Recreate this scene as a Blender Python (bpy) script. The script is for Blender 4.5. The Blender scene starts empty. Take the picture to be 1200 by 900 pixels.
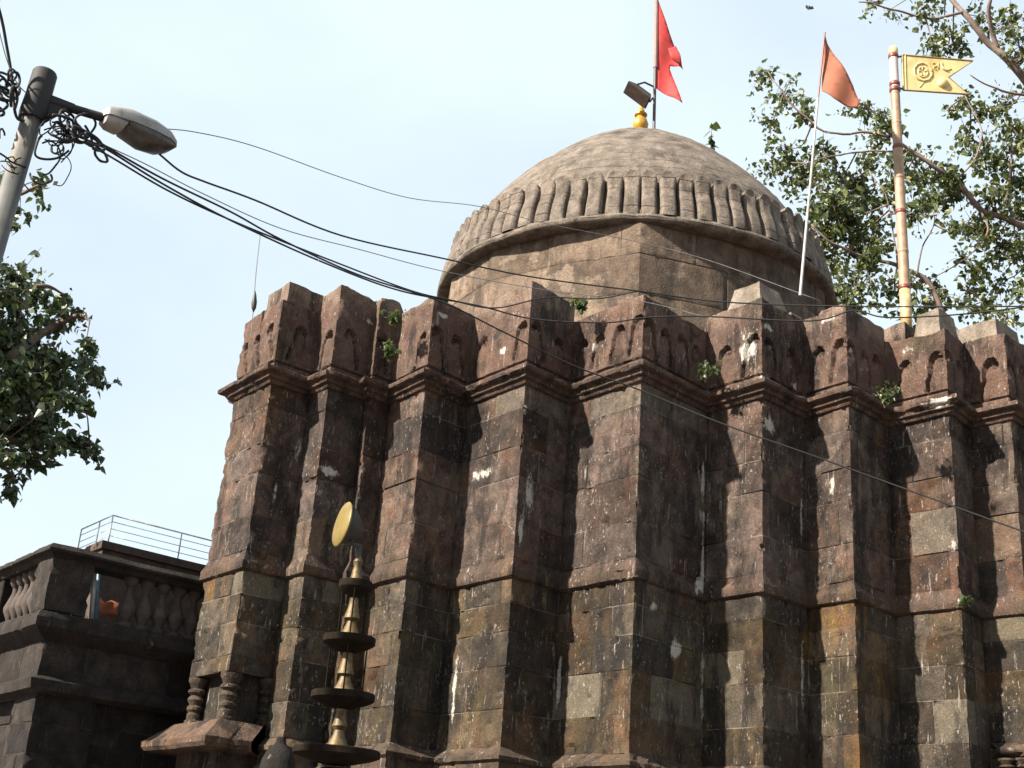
import bpy, math, random
from mathutils import Vector, Matrix, noise
R = math.radians
random.seed(7)
scn = bpy.context.scene
COL = scn.collection

# ------------------------------------------------------------------ camera
FPX, PITCH, ROLL = 1524.9, 0.3768, 0.0727
CAM = Vector((0, 0, 1.6))
_F = Vector((0, math.cos(PITCH), math.sin(PITCH)))
_u0 = Vector((0, -math.sin(PITCH), math.cos(PITCH)))
_r0 = Vector((1, 0, 0))
_Rt = math.cos(ROLL) * _r0 + math.sin(ROLL) * _u0
_U = -math.sin(ROLL) * _r0 + math.cos(ROLL) * _u0
cd = bpy.data.cameras.new("camera")
cam = bpy.data.objects.new("camera", cd)
COL.objects.link(cam)
mw = Matrix((( _Rt.x, _U.x, -_F.x, CAM.x), (_Rt.y, _U.y, -_F.y, CAM.y), (_Rt.z, _U.z, -_F.z, CAM.z), (0, 0, 0, 1)))
cam.matrix_world = mw
cd.sensor_width = 36.0
cd.lens = 36.0 * FPX / 1200.0
cd.clip_start = 0.1
cd.clip_end = 3000
scn.camera = cam
scn.render.resolution_x, scn.render.resolution_y = 1024, 768

# ------------------------------------------------------------------ light
SUN_AZ, SUN_EL = -120.0, 36.0
scn.view_settings.view_transform = 'Standard'
scn.view_settings.look = 'None'
scn.view_settings.gamma = 1.0
scn.view_settings.exposure = 1.7
w = bpy.data.worlds.new("World")
scn.world = w
w.use_nodes = True
nt = w.node_tree
nt.nodes.clear()
wo = nt.nodes.new('ShaderNodeOutputWorld')
bg = nt.nodes.new('ShaderNodeBackground')
sky = nt.nodes.new('ShaderNodeTexSky')
sky.sky_type = 'NISHITA'
sky.sun_disc = False
sky.sun_elevation = R(SUN_EL)
sky.sun_rotation = R(SUN_AZ)
sky.air_density = 1.0
sky.dust_density = 2.0
sky.ozone_density = 1.0
tc = nt.nodes.new('ShaderNodeTexCoord')
mp = nt.nodes.new('ShaderNodeMapping')
mp.inputs['Scale'].default_value = (1.0, 1.0, 2.2)
n1 = nt.nodes.new('ShaderNodeTexNoise')
n1.inputs['Scale'].default_value = 2.2
n1.inputs['Detail'].default_value = 5
n1.inputs['Roughness'].default_value = 0.5
cr = nt.nodes.new('ShaderNodeValToRGB')
cr.color_ramp.elements[0].position = 0.36
cr.color_ramp.elements[0].color = (0.76, 0.76, 0.76, 1)
cr.color_ramp.elements[1].position = 0.68
cr.color_ramp.elements[1].color = (0.99, 0.99, 0.99, 1)
mx = nt.nodes.new('ShaderNodeMixRGB')
mx.inputs[2].default_value = (4.45, 5.15, 5.65, 1)      # thin high cloud
nt.links.new(tc.outputs['Generated'], mp.inputs['Vector'])
nt.links.new(mp.outputs[0], n1.inputs['Vector'])
nt.links.new(n1.outputs['Fac'], cr.inputs[0])
nt.links.new(cr.outputs[0], mx.inputs[0])
nt.links.new(sky.outputs[0], mx.inputs[1])
nt.links.new(mx.outputs[0], bg.inputs['Color'])
bg.inputs['Strength'].default_value = 0.062
nt.links.new(bg.outputs[0], wo.inputs[0])

sd = bpy.data.lights.new("sun", 'SUN')
sd.energy = 5.0
sd.angle = R(1.5)
sd.color = (1.0, 0.91, 0.78)
sun = bpy.data.objects.new("sun", sd)
COL.objects.link(sun)
sdir = Vector((math.sin(R(SUN_AZ)) * math.cos(R(SUN_EL)), math.cos(R(SUN_AZ)) * math.cos(R(SUN_EL)), math.sin(R(SUN_EL))))
sun.rotation_euler = sdir.to_track_quat('Z', 'Y').to_euler()
sun.location = (-30, 0, 40)

# ------------------------------------------------------------------ helpers
def ray(px, py):
    return _F + (px - 600) / FPX * _Rt - (py - 450) / FPX * _U
def P(px, py, rng):
    """point seen at photo pixel (px,py) at horizontal distance rng"""
    d = ray(px, py)
    return CAM + d * (rng / math.hypot(d.x, d.y))
def Pz(px, py, z):
    d = ray(px, py)
    return CAM + d * ((z - CAM.z) / d.z)
def Pplane(px, py, p0, n):
    d = ray(px, py)
    return CAM + d * ((p0 - CAM).dot(n) / d.dot(n))

def mesh_obj(name, verts, faces, mat, parent=None, smooth=False, attrs=None, mats=None, midx=None):
    me = bpy.data.meshes.new(name)
    me.from_pydata([tuple(v) for v in verts], [], faces)
    if mats:
        for m in mats: me.materials.append(m)
    else:
        me.materials.append(mat)
    if midx: me.polygons.foreach_set('material_index', midx)
    if smooth: me.polygons.foreach_set('use_smooth', [True] * len(faces))
    if attrs:
        for an, (dom, vals) in attrs.items():
            a = me.attributes.new(an, 'FLOAT', dom)
            a.data.foreach_set('value', vals)
    me.update()
    o = bpy.data.objects.new(name, me)
    COL.objects.link(o)
    if parent: attach(o, parent)
    return o
def attach(o, parent):
    o.parent = parent
    # parents are only translated, so undo that translation
    off = Vector((0, 0, 0)); p = parent
    while p: 
        off += Vector(p.location); p = p.parent
    o.location = Vector(o.location) - off
def tag(o, label=None, cat=None, group=None, kind=None):
    if label: o['label'] = label
    if cat: o['category'] = cat
    if group: o['group'] = group
    if kind: o['kind'] = kind
    return o
def thing(name, loc, label, cat, group=None):
    o = bpy.data.objects.new(name, None)
    o.empty_display_size = 0.2
    o.location = loc
    COL.objects.link(o)
    return tag(o, label, cat, group)

class MB:
    def __init__(s): s.v = []; s.f = []
    def add(s, v, f):
        k = len(s.v); s.v += [Vector(q) for q in v]; s.f += [tuple(i + k for i in q) for q in f]
    def tube(s, pts, rad, sides=8, cap=True):
        pts = [Vector(p) for p in pts]; n = len(pts)
        rads = rad if isinstance(rad, (list, tuple)) else [rad] * n
        up = None; v = []; f = []
        for i, p in enumerate(pts):
            t = (pts[min(i + 1, n - 1)] - pts[max(i - 1, 0)])
            if t.length < 1e-9: t = Vector((0, 0, 1))
            t.normalize()
            if up is None:
                up = t.cross(Vector((0, 0, 1)) if abs(t.z) < .9 else Vector((1, 0, 0)))
            up = up - t * up.dot(t)
            if up.length < 1e-6: up = t.orthogonal()
            up.normalize(); s2 = t.cross(up)
            for k in range(sides):
                a = 2 * math.pi * k / sides
                v.append(p + (up * math.cos(a) + s2 * math.sin(a)) * rads[i])
        for i in range(n - 1):
            for k in range(sides):
                k2 = (k + 1) % sides
                f.append((i * sides + k, i * sides + k2, (i + 1) * sides + k2, (i + 1) * sides + k))
        if cap:
            f.append(tuple(reversed(range(sides)))); f.append(tuple((n - 1) * sides + k for k in range(sides)))
        s.add(v, f)
    def lathe(s, prof, p0, axis=Vector((0, 0, 1)), sides=24, cap=True):
        """prof = [(r, h)] along axis from p0"""
        axis = Vector(axis).normalized(); a1 = axis.orthogonal().normalized(); a2 = axis.cross(a1)
        v = []; f = []
        for r, h in prof:
            for k in range(sides):
                a = 2 * math.pi * k / sides
                v.append(Vector(p0) + axis * h + (a1 * math.cos(a) + a2 * math.sin(a)) * r)
        for i in range(len(prof) - 1):
            for k in range(sides):
                k2 = (k + 1) % sides
                f.append((i * sides + k, i * sides + k2, (i + 1) * sides + k2, (i + 1) * sides + k))
        if cap:
            f.append(tuple(reversed(range(sides)))); f.append(tuple((len(prof) - 1) * sides + k for k in range(sides)))
        s.add(v, f)
    def hexa(s, c8):
        s.add(c8, [(3, 2, 1, 0), (4, 5, 6, 7), (0, 1, 5, 4), (1, 2, 6, 5), (2, 3, 7, 6), (3, 0, 4, 7)])
    def box(s, c, ax, ay, az, hx, hy, hz):
        c = Vector(c); q = []
        for dz in (-1, 1):
            for dx, dy in ((-1, -1), (1, -1), (1, 1), (-1, 1)):
                q.append(c + ax * hx * dx + ay * hy * dy + az * hz * dz)
        s.hexa(q)
    def build(s, name, mat, parent=None, smooth=False):
        return mesh_obj(name, s.v, s.f, mat, parent, smooth)
def bevel(o, wdt=0.01, seg=2, ang=30):
    m = o.modifiers.new('bev', 'BEVEL'); m.width = wdt; m.segments = seg; m.limit_method = 'ANGLE'; m.angle_limit = R(ang)
    return o
def smooth_angle(o, deg=40):
    # mark edges sharper than the angle
    me = o.data
    me.polygons.foreach_set('use_smooth', [True] * len(me.polygons))
    me.set_sharp_from_angle(angle=R(deg))
    return o
def curve_pts(pts, n=8):
    """Catmull-Rom"""
    p = [Vector(q) for q in pts]; p = [2 * p[0] - p[1]] + p + [2 * p[-1] - p[-2]]; out = []
    for i in range(1, len(p) - 2):
        for k in range(n):
            t = k / n
            out.append(0.5 * ((2 * p[i]) + (p[i + 1] - p[i - 1]) * t + (2 * p[i - 1] - 5 * p[i] + 4 * p[i + 1] - p[i + 2]) * t * t + (3 * p[i] - p[i - 1] - 3 * p[i + 1] + p[i + 2]) * t ** 3))
    out.append(p[-2]); return out
def nz(p, s, octv=4, seed=0.0):
    return noise.fractal(Vector(p) * s + Vector((seed, seed * 1.7, -seed)), 0.9, 2.1, octv)

# ------------------------------------------------------------------ materials
def new_mat(name):
    m = bpy.data.materials.new(name); m.use_nodes = True; t = m.node_tree; t.nodes.clear()
    out = t.nodes.new('ShaderNodeOutputMaterial'); b = t.nodes.new('ShaderNodeBsdfPrincipled')
    t.links.new(b.outputs[0], out.inputs[0]); return m, t, b
class G:
    """tiny node-graph helper"""
    def __init__(s, t): s.t = t
    def put(s, sock, v):
        if hasattr(v, 'node'): s.t.links.new(v, sock)
        else: sock.default_value = v
    def pos(s): return s.t.nodes.new('ShaderNodeNewGeometry').outputs['Position']
    def scale(s, v, sc, off=(0, 0, 0)):
        n = s.t.nodes.new('ShaderNodeMapping'); s.put(n.inputs['Vector'], v); n.inputs['Scale'].default_value = sc; n.inputs['Location'].default_value = off; return n.outputs[0]
    def noise(s, v, sc, det=4, rough=.55, dist=0):
        n = s.t.nodes.new('ShaderNodeTexNoise'); s.put(n.inputs['Vector'], v); n.inputs['Scale'].default_value = sc; n.inputs['Detail'].default_value = det
        n.inputs['Roughness'].default_value = rough; n.inputs['Distortion'].default_value = dist; return n.outputs['Fac']
    def voro(s, v, sc):
        n = s.t.nodes.new('ShaderNodeTexVoronoi'); s.put(n.inputs['Vector'], v); n.inputs['Scale'].default_value = sc; return n.outputs['Distance']
    def ramp(s, f, a, b, ca=0.0, cb=1.0):
        n = s.t.nodes.new('ShaderNodeMapRange'); n.interpolation_type = 'SMOOTHSTEP'; s.put(n.inputs[0], f)
        n.inputs[1].default_value = a; n.inputs[2].default_value = b; n.inputs[3].default_value = ca; n.inputs[4].default_value = cb; return n.outputs[0]
    def cramp(s, f, stops):
        n = s.t.nodes.new('ShaderNodeValToRGB'); s.put(n.inputs[0], f); e = n.color_ramp.elements
        while len(e) < len(stops): e.new(0.5)
        for i, (p, c) in enumerate(stops): e[i].position = p; e[i].color = (*c, 1)
        return n.outputs[0]
    def mix(s, f, a, b, mode='MIX'):
        n = s.t.nodes.new('ShaderNodeMixRGB'); n.blend_type = mode; s.put(n.inputs[0], f)
        for k, v in ((1, a), (2, b)):
            s.put(n.inputs[k], v if hasattr(v, 'node') else (*v, 1))
        return n.outputs[0]
    def math(s, op, a, b=0.0):
        n = s.t.nodes.new('ShaderNodeMath'); n.operation = op; s.put(n.inputs[0], a); s.put(n.inputs[1], b); return n.outputs[0]
    def attr(s, name):
        n = s.t.nodes.new('ShaderNodeAttribute'); n.attribute_name = name; return n.outputs['Fac']
    def sepz(s, v):
        n = s.t.nodes.new('ShaderNodeSeparateXYZ'); s.put(n.inputs[0], v); return n.outputs['Z']
    def bump(s, h, st, dist=.02):
        n = s.t.nodes.new('ShaderNodeBump'); s.put(n.inputs['Height'], h); n.inputs['Strength'].default_value = st; n.inputs['Distance'].default_value = dist; return n.outputs[0]

def stone(name, kind):
    m, t, b = new_mat(name); g = G(t); p = g.pos()
    pv = g.scale(p, (1, 1, .28), (3.1, 0, 0))       # stretched down the wall
    ps = g.scale(p, (1, 1, .13), (0, 5.7, 0))
    big = g.noise(p, 0.9, 6, .62)
    med = g.noise(p, 4.5, 8, .68)
    fine = g.noise(p, 38, 5, .7)
    blk = g.attr('blk'); lime = g.attr('lime')
    if kind in ('wall', 'parapet', 'trim'):
        brown = g.cramp(med, [(.28, (.018, .014, .013)), (.45, (.050, .036, .030)), (.60, (.096, .066, .053)), (.78, (.17, .12, .097))])
        olive = g.cramp(med, [(.28, (.017, .015, .011)), (.48, (.049, .038, .026)), (.66, (.085, .064, .043)), (.82, (.135, .102, .070))])
        z = g.sepz(p)
        zz = g.math('ADD', z, g.math('MULTIPLY', g.math('SUBTRACT', big, .5), 1.2))
        col = g.mix(g.ramp(zz, 4.7, 5.3), olive, brown)
        red = g.ramp(g.noise(p, 1.6, 5, .6), .48, .66)
        col = g.mix(g.math('MULTIPLY', red, .36), col, (.115, .060, .038))
        och = g.math('MULTIPLY', g.ramp(g.noise(g.scale(p, (1, 1, .35), (1, 2, 6)), 1.9, 7, .68), .53, .68), g.ramp(zz, 4.7, 5.3, .55, .15))
        col = g.mix(och, col, (.135, .082, .036))
        if kind != 'wall':
            col = g.mix({'parapet': .34, 'trim': .12}[kind], col, (.175, .108, .084))
            if kind == 'parapet':
                cap = g.math('MULTIPLY', g.ramp(g.math('ADD', z, g.math('MULTIPLY', g.math('SUBTRACT', g.noise(p, 3.0, 6, .65), .5), 1.1)), 8.32, 8.62), .6)
                col = g.mix(cap, col, (.26, .20, .16))
        # each block its own tone
        if kind == 'wall':
            hsv = t.nodes.new('ShaderNodeHueSaturation'); g.put(hsv.inputs['Color'], col)
            g.put(hsv.inputs['Value'], g.ramp(blk, 0, 1, .60, 1.42)); g.put(hsv.inputs['Saturation'], g.ramp(g.math('FRACT', g.math('MULTIPLY', blk, 7.3)), 0, 1, .72, 1.12))
            col = hsv.outputs[0]
            col = g.mix(g.math('MULTIPLY', g.ramp(blk, .915, .925, 0, .7), g.ramp(zz, 4.9, 5.3, 1, .6)), col, (.125, .110, .084))
            bp = g.ramp(g.noise(g.scale(p, (1, 1, .8), (7, 1, 3)), .95, 7, .66), .55, .64)
            col = g.mix(g.math('MULTIPLY', bp, .5), col, (.145, .118, .094))   # later repair blocks, paler
        # soot and rain streaks
        streak = g.ramp(g.noise(pv, 2.9, 9, .70), .49, .62)
        col = g.mix(g.math('MULTIPLY', streak, .8), col, (.013, .011, .010))
        patch = g.ramp(g.noise(p, 2.1, 7, .66, .6), .56, .68)
        col = g.mix(g.math('MULTIPLY', patch, .75), col, (.020, .017, .015))
        # grey lichen bloom
        lich = g.ramp(g.noise(g.scale(p, (1, 1, 1), (9, 2, 4)), 6.5, 8, .75), .56, .70)
        col = g.mix(g.math('MULTIPLY', lich, .45), col, (.15, .125, .105))
        # white lime runs and droppings: thin and vertical
        runs = g.math('MULTIPLY', g.ramp(g.noise(ps, 19, 5, .65), .60, .67), g.ramp(g.noise(p, 2.4, 6, .65), .47, .57))
        fleck = g.math('MULTIPLY', g.ramp(g.noise(g.scale(p, (1, 1, .5)), 34, 4, .62), .60, .66), g.ramp(g.noise(g.scale(p, (1, 1, 1), (4, 1, 8)), 2.3, 6, .65), .47, .57))
        wht = g.math('MAXIMUM', runs, fleck)
        col = g.mix(g.math('MULTIPLY', wht, .62), col, (.34, .31, .28))
        lm = g.ramp(g.math('ADD', lime, g.math('MULTIPLY', g.math('SUBTRACT', g.noise(g.scale(p, (1, 1, .45)), 13, 6, .75), .5), 1.6)), .43, .66)
        col = g.mix(g.math('MULTIPLY', lm, .9), col, (.50, .47, .43))
        jn = g.math('MULTIPLY', g.ramp(g.attr('joint'), .35, .9), g.ramp(g.noise(g.scale(p, (1, 1, 1), (3, 8, 2)), 1.3, 4, .6), .50, .62))
        col = g.mix(g.math('MULTIPLY', jn, .6), col, (.26, .225, .19))
        moss = g.math('MULTIPLY', g.ramp(g.noise(g.scale(p, (1, 1, .6), (2, 7, 1)), 1.5, 6, .6), .60, .72), .28)
        col = g.mix(moss, col, (.055, .060, .022))
    elif kind == 'pale':
        col = g.cramp(med, [(.3, (.12, .095, .075)), (.5, (.22, .18, .145)), (.7, (.30, .25, .205))])
        col = g.mix(g.ramp(g.noise(pv, 3.4, 6, .65), .50, .66, 0, .7), col, (.10, .085, .055))
    elif kind == 'dome':
        col = g.cramp(med, [(.27, (.075, .061, .050)), (.44, (.150, .122, .100)), (.58, (.225, .185, .152)), (.76, (.31, .262, .215))])
        z = g.sepz(p)
        bed = g.math('FRACT', g.math('MULTIPLY', g.math('ADD', z, g.math('MULTIPLY', big, .12)), 5.2))
        line = g.math('MULTIPLY', g.ramp(bed, .0, .10, 1, 0), g.ramp(g.noise(p, 2.3, 4), .40, .60))
        col = g.mix(g.math('MULTIPLY', line, .75), col, (.06, .048, .04))
        st = g.ramp(g.noise(g.scale(p, (1, 1, .45)), 3.2, 9, .72), .49, .66)
        col = g.mix(g.math('MULTIPLY', st, .65), col, (.055, .043, .034))
        gr = g.ramp(g.noise(g.scale(p, (1, 1, 1), (6, 3, 0)), 5.5, 7, .7), .55, .7)
        col = g.mix(g.math('MULTIPLY', gr, .35), col, (.10, .10, .055))
    elif kind == 'drum':
        col = g.cramp(med, [(.27, (.08, .056, .042)), (.45, (.14, .103, .077)), (.62, (.20, .15, .113)), (.8, (.25, .19, .15))])
        hsv = t.nodes.new('ShaderNodeHueSaturation'); g.put(hsv.inputs['Color'], col); g.put(hsv.inputs['Value'], g.ramp(blk, 0, 1, .75, 1.2)); col = hsv.outputs[0]
        col = g.mix(g.math('MULTIPLY', g.ramp(g.attr('joint'), .3, .9), .55), col, (.05, .038, .03))
        col = g.mix(g.ramp(g.noise(g.scale(p, (1, 1, 1), (5, 5, 1)), 1.6, 6, .7), .56, .60, 0, .45), col, (.33, .26, .20))
        st = g.ramp(g.noise(g.scale(p, (1, 1, .3)), 3.0, 9, .72), .49, .64)
        col = g.mix(g.math('MULTIPLY', st, .7), col, (.045, .035, .028))
    else:   # dark pavilion stone
        col = g.cramp(med, [(.28, (.010, .008, .0075)), (.45, (.024, .019, .017)), (.62, (.046, .036, .030)), (.8, (.10, .077, .062))])
        hsv = t.nodes.new('ShaderNodeHueSaturation'); g.put(hsv.inputs['Color'], col); g.put(hsv.inputs['Value'], g.ramp(blk, 0, 1, .6, 1.5)); col = hsv.outputs[0]
        col = g.mix(g.math('MULTIPLY', g.math('MULTIPLY', g.ramp(g.attr('joint'), .3, .9), g.ramp(g.noise(p, 1.8, 4), .42, .6)), .5), col, (.13, .11, .095))
        runs = g.math('MULTIPLY', g.ramp(g.noise(ps, 17, 4, .6), .63, .70), g.ramp(g.noise(p, 2.2, 3), .50, .62))
        col = g.mix(g.math('MULTIPLY', runs, .5), col, (.30, .26, .22))
    spk = g.ramp(fine, .35, .75, .62, 1.02) if kind != 'dark' else g.ramp(fine, .35, .75, .46, .84)
    hs2 = t.nodes.new('ShaderNodeHueSaturation'); g.put(hs2.inputs['Color'], col); g.put(hs2.inputs['Value'], spk); hs2.inputs['Saturation'].default_value = {'wall': 1.16, 'parapet': 1.1, 'trim': 1.08, 'drum': 1.05}.get(kind, 1.0); col = hs2.outputs[0]
    g.put(b.inputs['Base Color'], col)
    b.inputs['Roughness'].default_value = .92
    b.inputs['Specular IOR Level'].default_value = .25
    h = g.math('ADD', g.math('MULTIPLY', med, .8), g.math('MULTIPLY', fine, .6))
    if kind == 'dome':
        h = g.math('SUBTRACT', g.math('MULTIPLY', h, 1.3), g.math('MULTIPLY', line, .55))
    g.put(b.inputs['Normal'], g.bump(h, .75, .05))
    return m
M_WALL = stone('weathered temple stone', 'wall')
M_PAR = stone('parapet stone', 'parapet')
M_TRIM = stone('moulding stone', 'trim')
M_PALE = stone('pale cap stone', 'pale')
M_DOME = stone('dome plaster', 'dome')
M_DRUM = stone('drum stone', 'drum')
M_DARK = stone('dark pavilion stone', 'dark')

def plain(name, col, rough=.6, metal=0.0, var=.25, sc=12, dirt=None, bump=0.0, spec=.5):
    col = tuple(.80 * x for x in col); dirt = dirt and tuple(.80 * x for x in dirt)
    m, t, b = new_mat(name); g = G(t); p = g.pos()
    n = g.noise(p, sc, 5, .6)
    c = g.mix(g.ramp(n, .3, .7), tuple(x * (1 - var) for x in col), tuple(min(1, x * (1 + var)) for x in col))
    if dirt:
        c = g.mix(g.ramp(g.noise(g.scale(p, (1, 1, .4)), sc * .5, 6, .7), .5, .66, 0, .8), c, dirt)
    g.put(b.inputs['Base Color'], c); b.inputs['Roughness'].default_value = rough; b.inputs['Metallic'].default_value = metal; b.inputs['Specular IOR Level'].default_value = spec
    if bump: g.put(b.inputs['Normal'], g.bump(n, bump, .01))
    return m
M_CABLE = plain('black cable', (.006, .006, .006), .75)
M_WIREG = plain('grey wire', (.16, .16, .17), .5)
M_GALV = plain('grey painted pole', (.115, .115, .11), .6, .25, .15, 6, (.20, .17, .13), .2)
M_BLACK = plain('black tar', (.0055, .005, .0055), .75, 0, .3)
M_HOUS = plain('weathered aluminium', (.26, .25, .235), .5, .2, .15, 10, (.12, .11, .095))
M_LENS = plain('dusty diffuser', (.045, .042, .038), .3, 0, .4, 20)
M_RED = plain('red cloth', (.42, .028, .026), .8, 0, .18, 5)
M_SAFF = plain('faded saffron cloth', (.27, .085, .042), .8, 0, .22, 5, (.22, .055, .03))
M_GOLD = plain('gilt sheet', (.60, .475, .22), .5, .08, .12, 7, (.45, .31, .10))
M_KAL = plain('kalash gilt', (.52, .30, .05), .35, .35, .15, 8)
M_WPOLE = plain('white pole', (.36, .35, .34), .5, 0, .1)
M_DPOLE = plain('dark pole', (.07, .055, .055), .5, 0, .2)
M_PINK = plain('cloth sleeve', (.30, .20, .19), .8, 0, .12)
M_WOOD = plain('orange varnished pole', (.30, .19, .115), .55, .05, .2, 9, (.42, .31, .20))
M_PWHT = plain('pinkish white paint', (.46, .38, .36), .5, 0, .1)
M_DRED = plain('dark red band', (.14, .03, .022), .5, 0, .2)
M_BRASS = plain('old brass', (.105, .066, .021), .55, .3, .45, 22, (.030, .022, .011), .3)
M_BRASSD = plain('sooted brass', (.013, .009, .006), .9, .0, .4, 14, (.008, .006, .004), .2, spec=.08)
M_DISC = plain('yellow brass disc', (.185, .13, .028), .5, .15, .12, 14)
M_GREYM = plain('dull grey metal', (.032, .031, .027), .55, .3, .3)
M_BARK = plain('bark', (.13, .09, .068), .9, 0, .35, 9, (.10, .075, .06), .6)
M_PBARK = plain('pale bark', (.20, .145, .125), .9, 0, .3, 7, (.16, .11, .09), .6)
M_ORNG = plain('orange cloth', (.42, .14, .06), .8)
M_WPVC = plain('white plastic pipe', (.45, .47, .49), .4)
M_BLUEP = plain('blue plastic pipe', (.14, .26, .36), .5)
M_RAIL = plain('white rail paint', (.50, .50, .51), .5)
M_BRICK = plain('brown brick render', (.075, .048, .038), .9, 0, .3, 8, (.04, .03, .025), .4)
M_GLASSD = plain('dark lamp glass', (.05, .035, .03), .2)

def leafmat(name, cols, trans):
    m, t, b = new_mat(name); g = G(t)
    a = g.attr('tone')
    c = g.cramp(a, cols)
    g.put(b.inputs['Base Color'], c); b.inputs['Roughness'].default_value = .42; b.inputs['Specular IOR Level'].default_value = .4
    tr = t.nodes.new('ShaderNodeBsdfTranslucent'); g.put(tr.inputs['Color'], g.mix(.5, c, (.16, .22, .03)))
    ms = t.nodes.new('ShaderNodeMixShader'); ms.inputs[0].default_value = trans
    t.links.new(b.outputs[0], ms.inputs[1]); t.links.new(tr.outputs[0], ms.inputs[2])
    out = [n for n in t.nodes if n.type == 'OUTPUT_MATERIAL'][0]; t.links.new(ms.outputs[0], out.inputs[0])
    return m
M_LEAF = leafmat('peepal leaf', [(0, (.022, .034, .012)), (.45, (.050, .068, .022)), (.8, (.10, .115, .035)), (1, (.20, .17, .06))], .22)
M_LEAF2 = leafmat('dark leaf', [(0, (.017, .032, .014)), (.5, (.038, .062, .025)), (.85, (.08, .095, .032)), (1, (.14, .115, .04))], .15)
M_LEAF3 = leafmat('weed leaf', [(0, (.020, .036, .010)), (.5, (.042, .066, .018)), (1, (.085, .11, .03))], .25)

def groundmat():
    m, t, b = new_mat('dusty paving'); g = G(t); p = g.pos()
    br = t.nodes.new('ShaderNodeTexBrick'); g.put(br.inputs['Vector'], p); br.inputs['Scale'].default_value = 1.0
    br.inputs['Color1'].default_value = (.16, .13, .11, 1); br.inputs['Color2'].default_value = (.11, .092, .08, 1); br.inputs['Mortar'].default_value = (.06, .05, .045, 1)
    br.inputs['Mortar Size'].default_value = .012; br.inputs['Brick Width'].default_value = .9; br.inputs['Row Height'].default_value = .6
    c = g.mix(g.ramp(g.noise(p, .8, 6), .4, .7, 0, .5), br.outputs[0], (.14, .11, .085))
    g.put(b.inputs['Base Color'], c); b.inputs['Roughness'].default_value = .9; return m

# ------------------------------------------------------------------ ground
gnd = mesh_obj('ground', [(-600, -600, 0), (600, -600, 0), (600, 600, 0), (-600, 600, 0)], [(0, 1, 2, 3)], groundmat())
gnd['kind'] = 'structure'

# ------------------------------------------------------------------ temple plan
def az2(az, rg): return Vector((math.sin(R(az)) * rg, math.cos(R(az)) * rg))
ARR = [Vector(q) for q in ((-2.941, 14.871), (-2.241, 14.897), (-1.751, 15.099), (-1.046, 14.684), (0.157, 14.28), (1.487, 13.921), (2.941, 14.184), (3.97, 14.221), (5.168, 14.248), (5.921, 14.311))]
VAL = [Vector((-2.505, 15.24)), Vector((-1.82, 15.26)), Vector((-1.51, 15.33)), Vector((-.55, 15.19)), Vector((.72, 14.87)), Vector((2.40, 14.83)), Vector((3.58, 14.77)), Vector((4.62, 14.85)), Vector((5.56, 14.70))]
dL = Vector((math.sin(R(-36.88)), math.cos(R(-36.88)))); dR = Vector((math.sin(R(48.12)), math.cos(R(48.12))))
E0 = ARR[0] + dL * 1.02                        # far left corner of the building
Eb = E0 + dR * 3.2
ARR.append(Vector((7.05, 14.25)))             # continues beyond the right edge of the picture
VAL.append(Vector((6.42, 14.80)))
VEND = ARR[-1] + dR * 2.5
NODES = [Eb, E0]
for i, a in enumerate(ARR):
    NODES.append(a)
    NODES.append(VAL[i] if i < len(VAL) else VEND)
def seg_n(a, b):
    d = (b - a).normalized(); return Vector((d.y, -d.x))        # outward (towards the viewer) when walking left to right
MIT = []
for k, p in enumerate(NODES):
    if k == 0: MIT.append(seg_n(p, NODES[1]))
    elif k == len(NODES) - 1: MIT.append(seg_n(NODES[k - 1], p))
    else:
        n1_, n2_ = seg_n(NODES[k - 1], p), seg_n(p, NODES[k + 1])
        m_ = (n1_ + n2_) / (1 + n1_.dot(n2_)); MIT.append(m_)
# piers: (list of node indices); the first pier also owns the corner return
PIERS = [[0, 1, 2, 3]] + [[2 * i + 1, 2 * i + 2, 2 * i + 3] for i in range(1, len(ARR))]

Z_BASE, Z_MID0, Z_MID1, Z_COR0, Z_COR1 = 3.10, 4.94, 5.17, 7.268, 7.46
temple = thing('stone_temple', (1.5, 16.5, 0), 'massive weathered brown stone temple with zigzag piers and a ribbed dome', 'temple')

LIME = []     # (centre, radius vector) of the white lime splashes
def lime_at(px, py, rg, rx, rz): LIME.append((P(px, py, rg), rx, rz))
lime_at(560, 548, 14.6, .16, .07); lime_at(619, 585, 14.6, .05, .24); lime_at(609, 630, 14.6, .03, .2); lime_at(795, 757, 14.4, .07, .12); lime_at(905, 495, 14.5, .09, .09)
lime_at(1100, 771, 14.8, .08, .05); lime_at(830, 598, 14.7, .07, .08); lime_at(880, 400, 14.4, .10, .20); lime_at(345, 510, 15.0, .04, .25); lime_at(385, 548, 15.0, .12, .05)
lime_at(766, 710, 14.2, .04, .05); lime_at(1130, 628, 14.8, .06, .08); lime_at(820, 685, 14.8, .05, .10); lime_at(318, 560, 14.9, .03, .2); lime_at(950, 540, 14.7, .02, .3)
lime_at(985, 565, 14.6, .03, .2); lime_at(1104, 465, 14.9, .15, .06); lime_at(900, 432, 14.3, .10, .06); lime_at(940, 440, 14.7, .08, .05)
for q in ((910, 372, 14.3, .10, .05), (700, 392, 14.2, .05, .08), (590, 405, 14.5, .05, .05), (1075, 395, 15.0, .10, .05), (975, 360, 14.6, .10, .04), (520, 360, 14.6, .10, .04), (430, 360, 14.9, .06, .05)): lime_at(*q)
for q in ((826, 560, .35), (826, 660, .4), (826, 800, .6), (947, 600, .4), (948, 780, .5), (1047, 560, .4), (655, 800, .3), (533, 800, .4)): lime_at(q[0], q[1], 14.82, .022, q[2])
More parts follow.
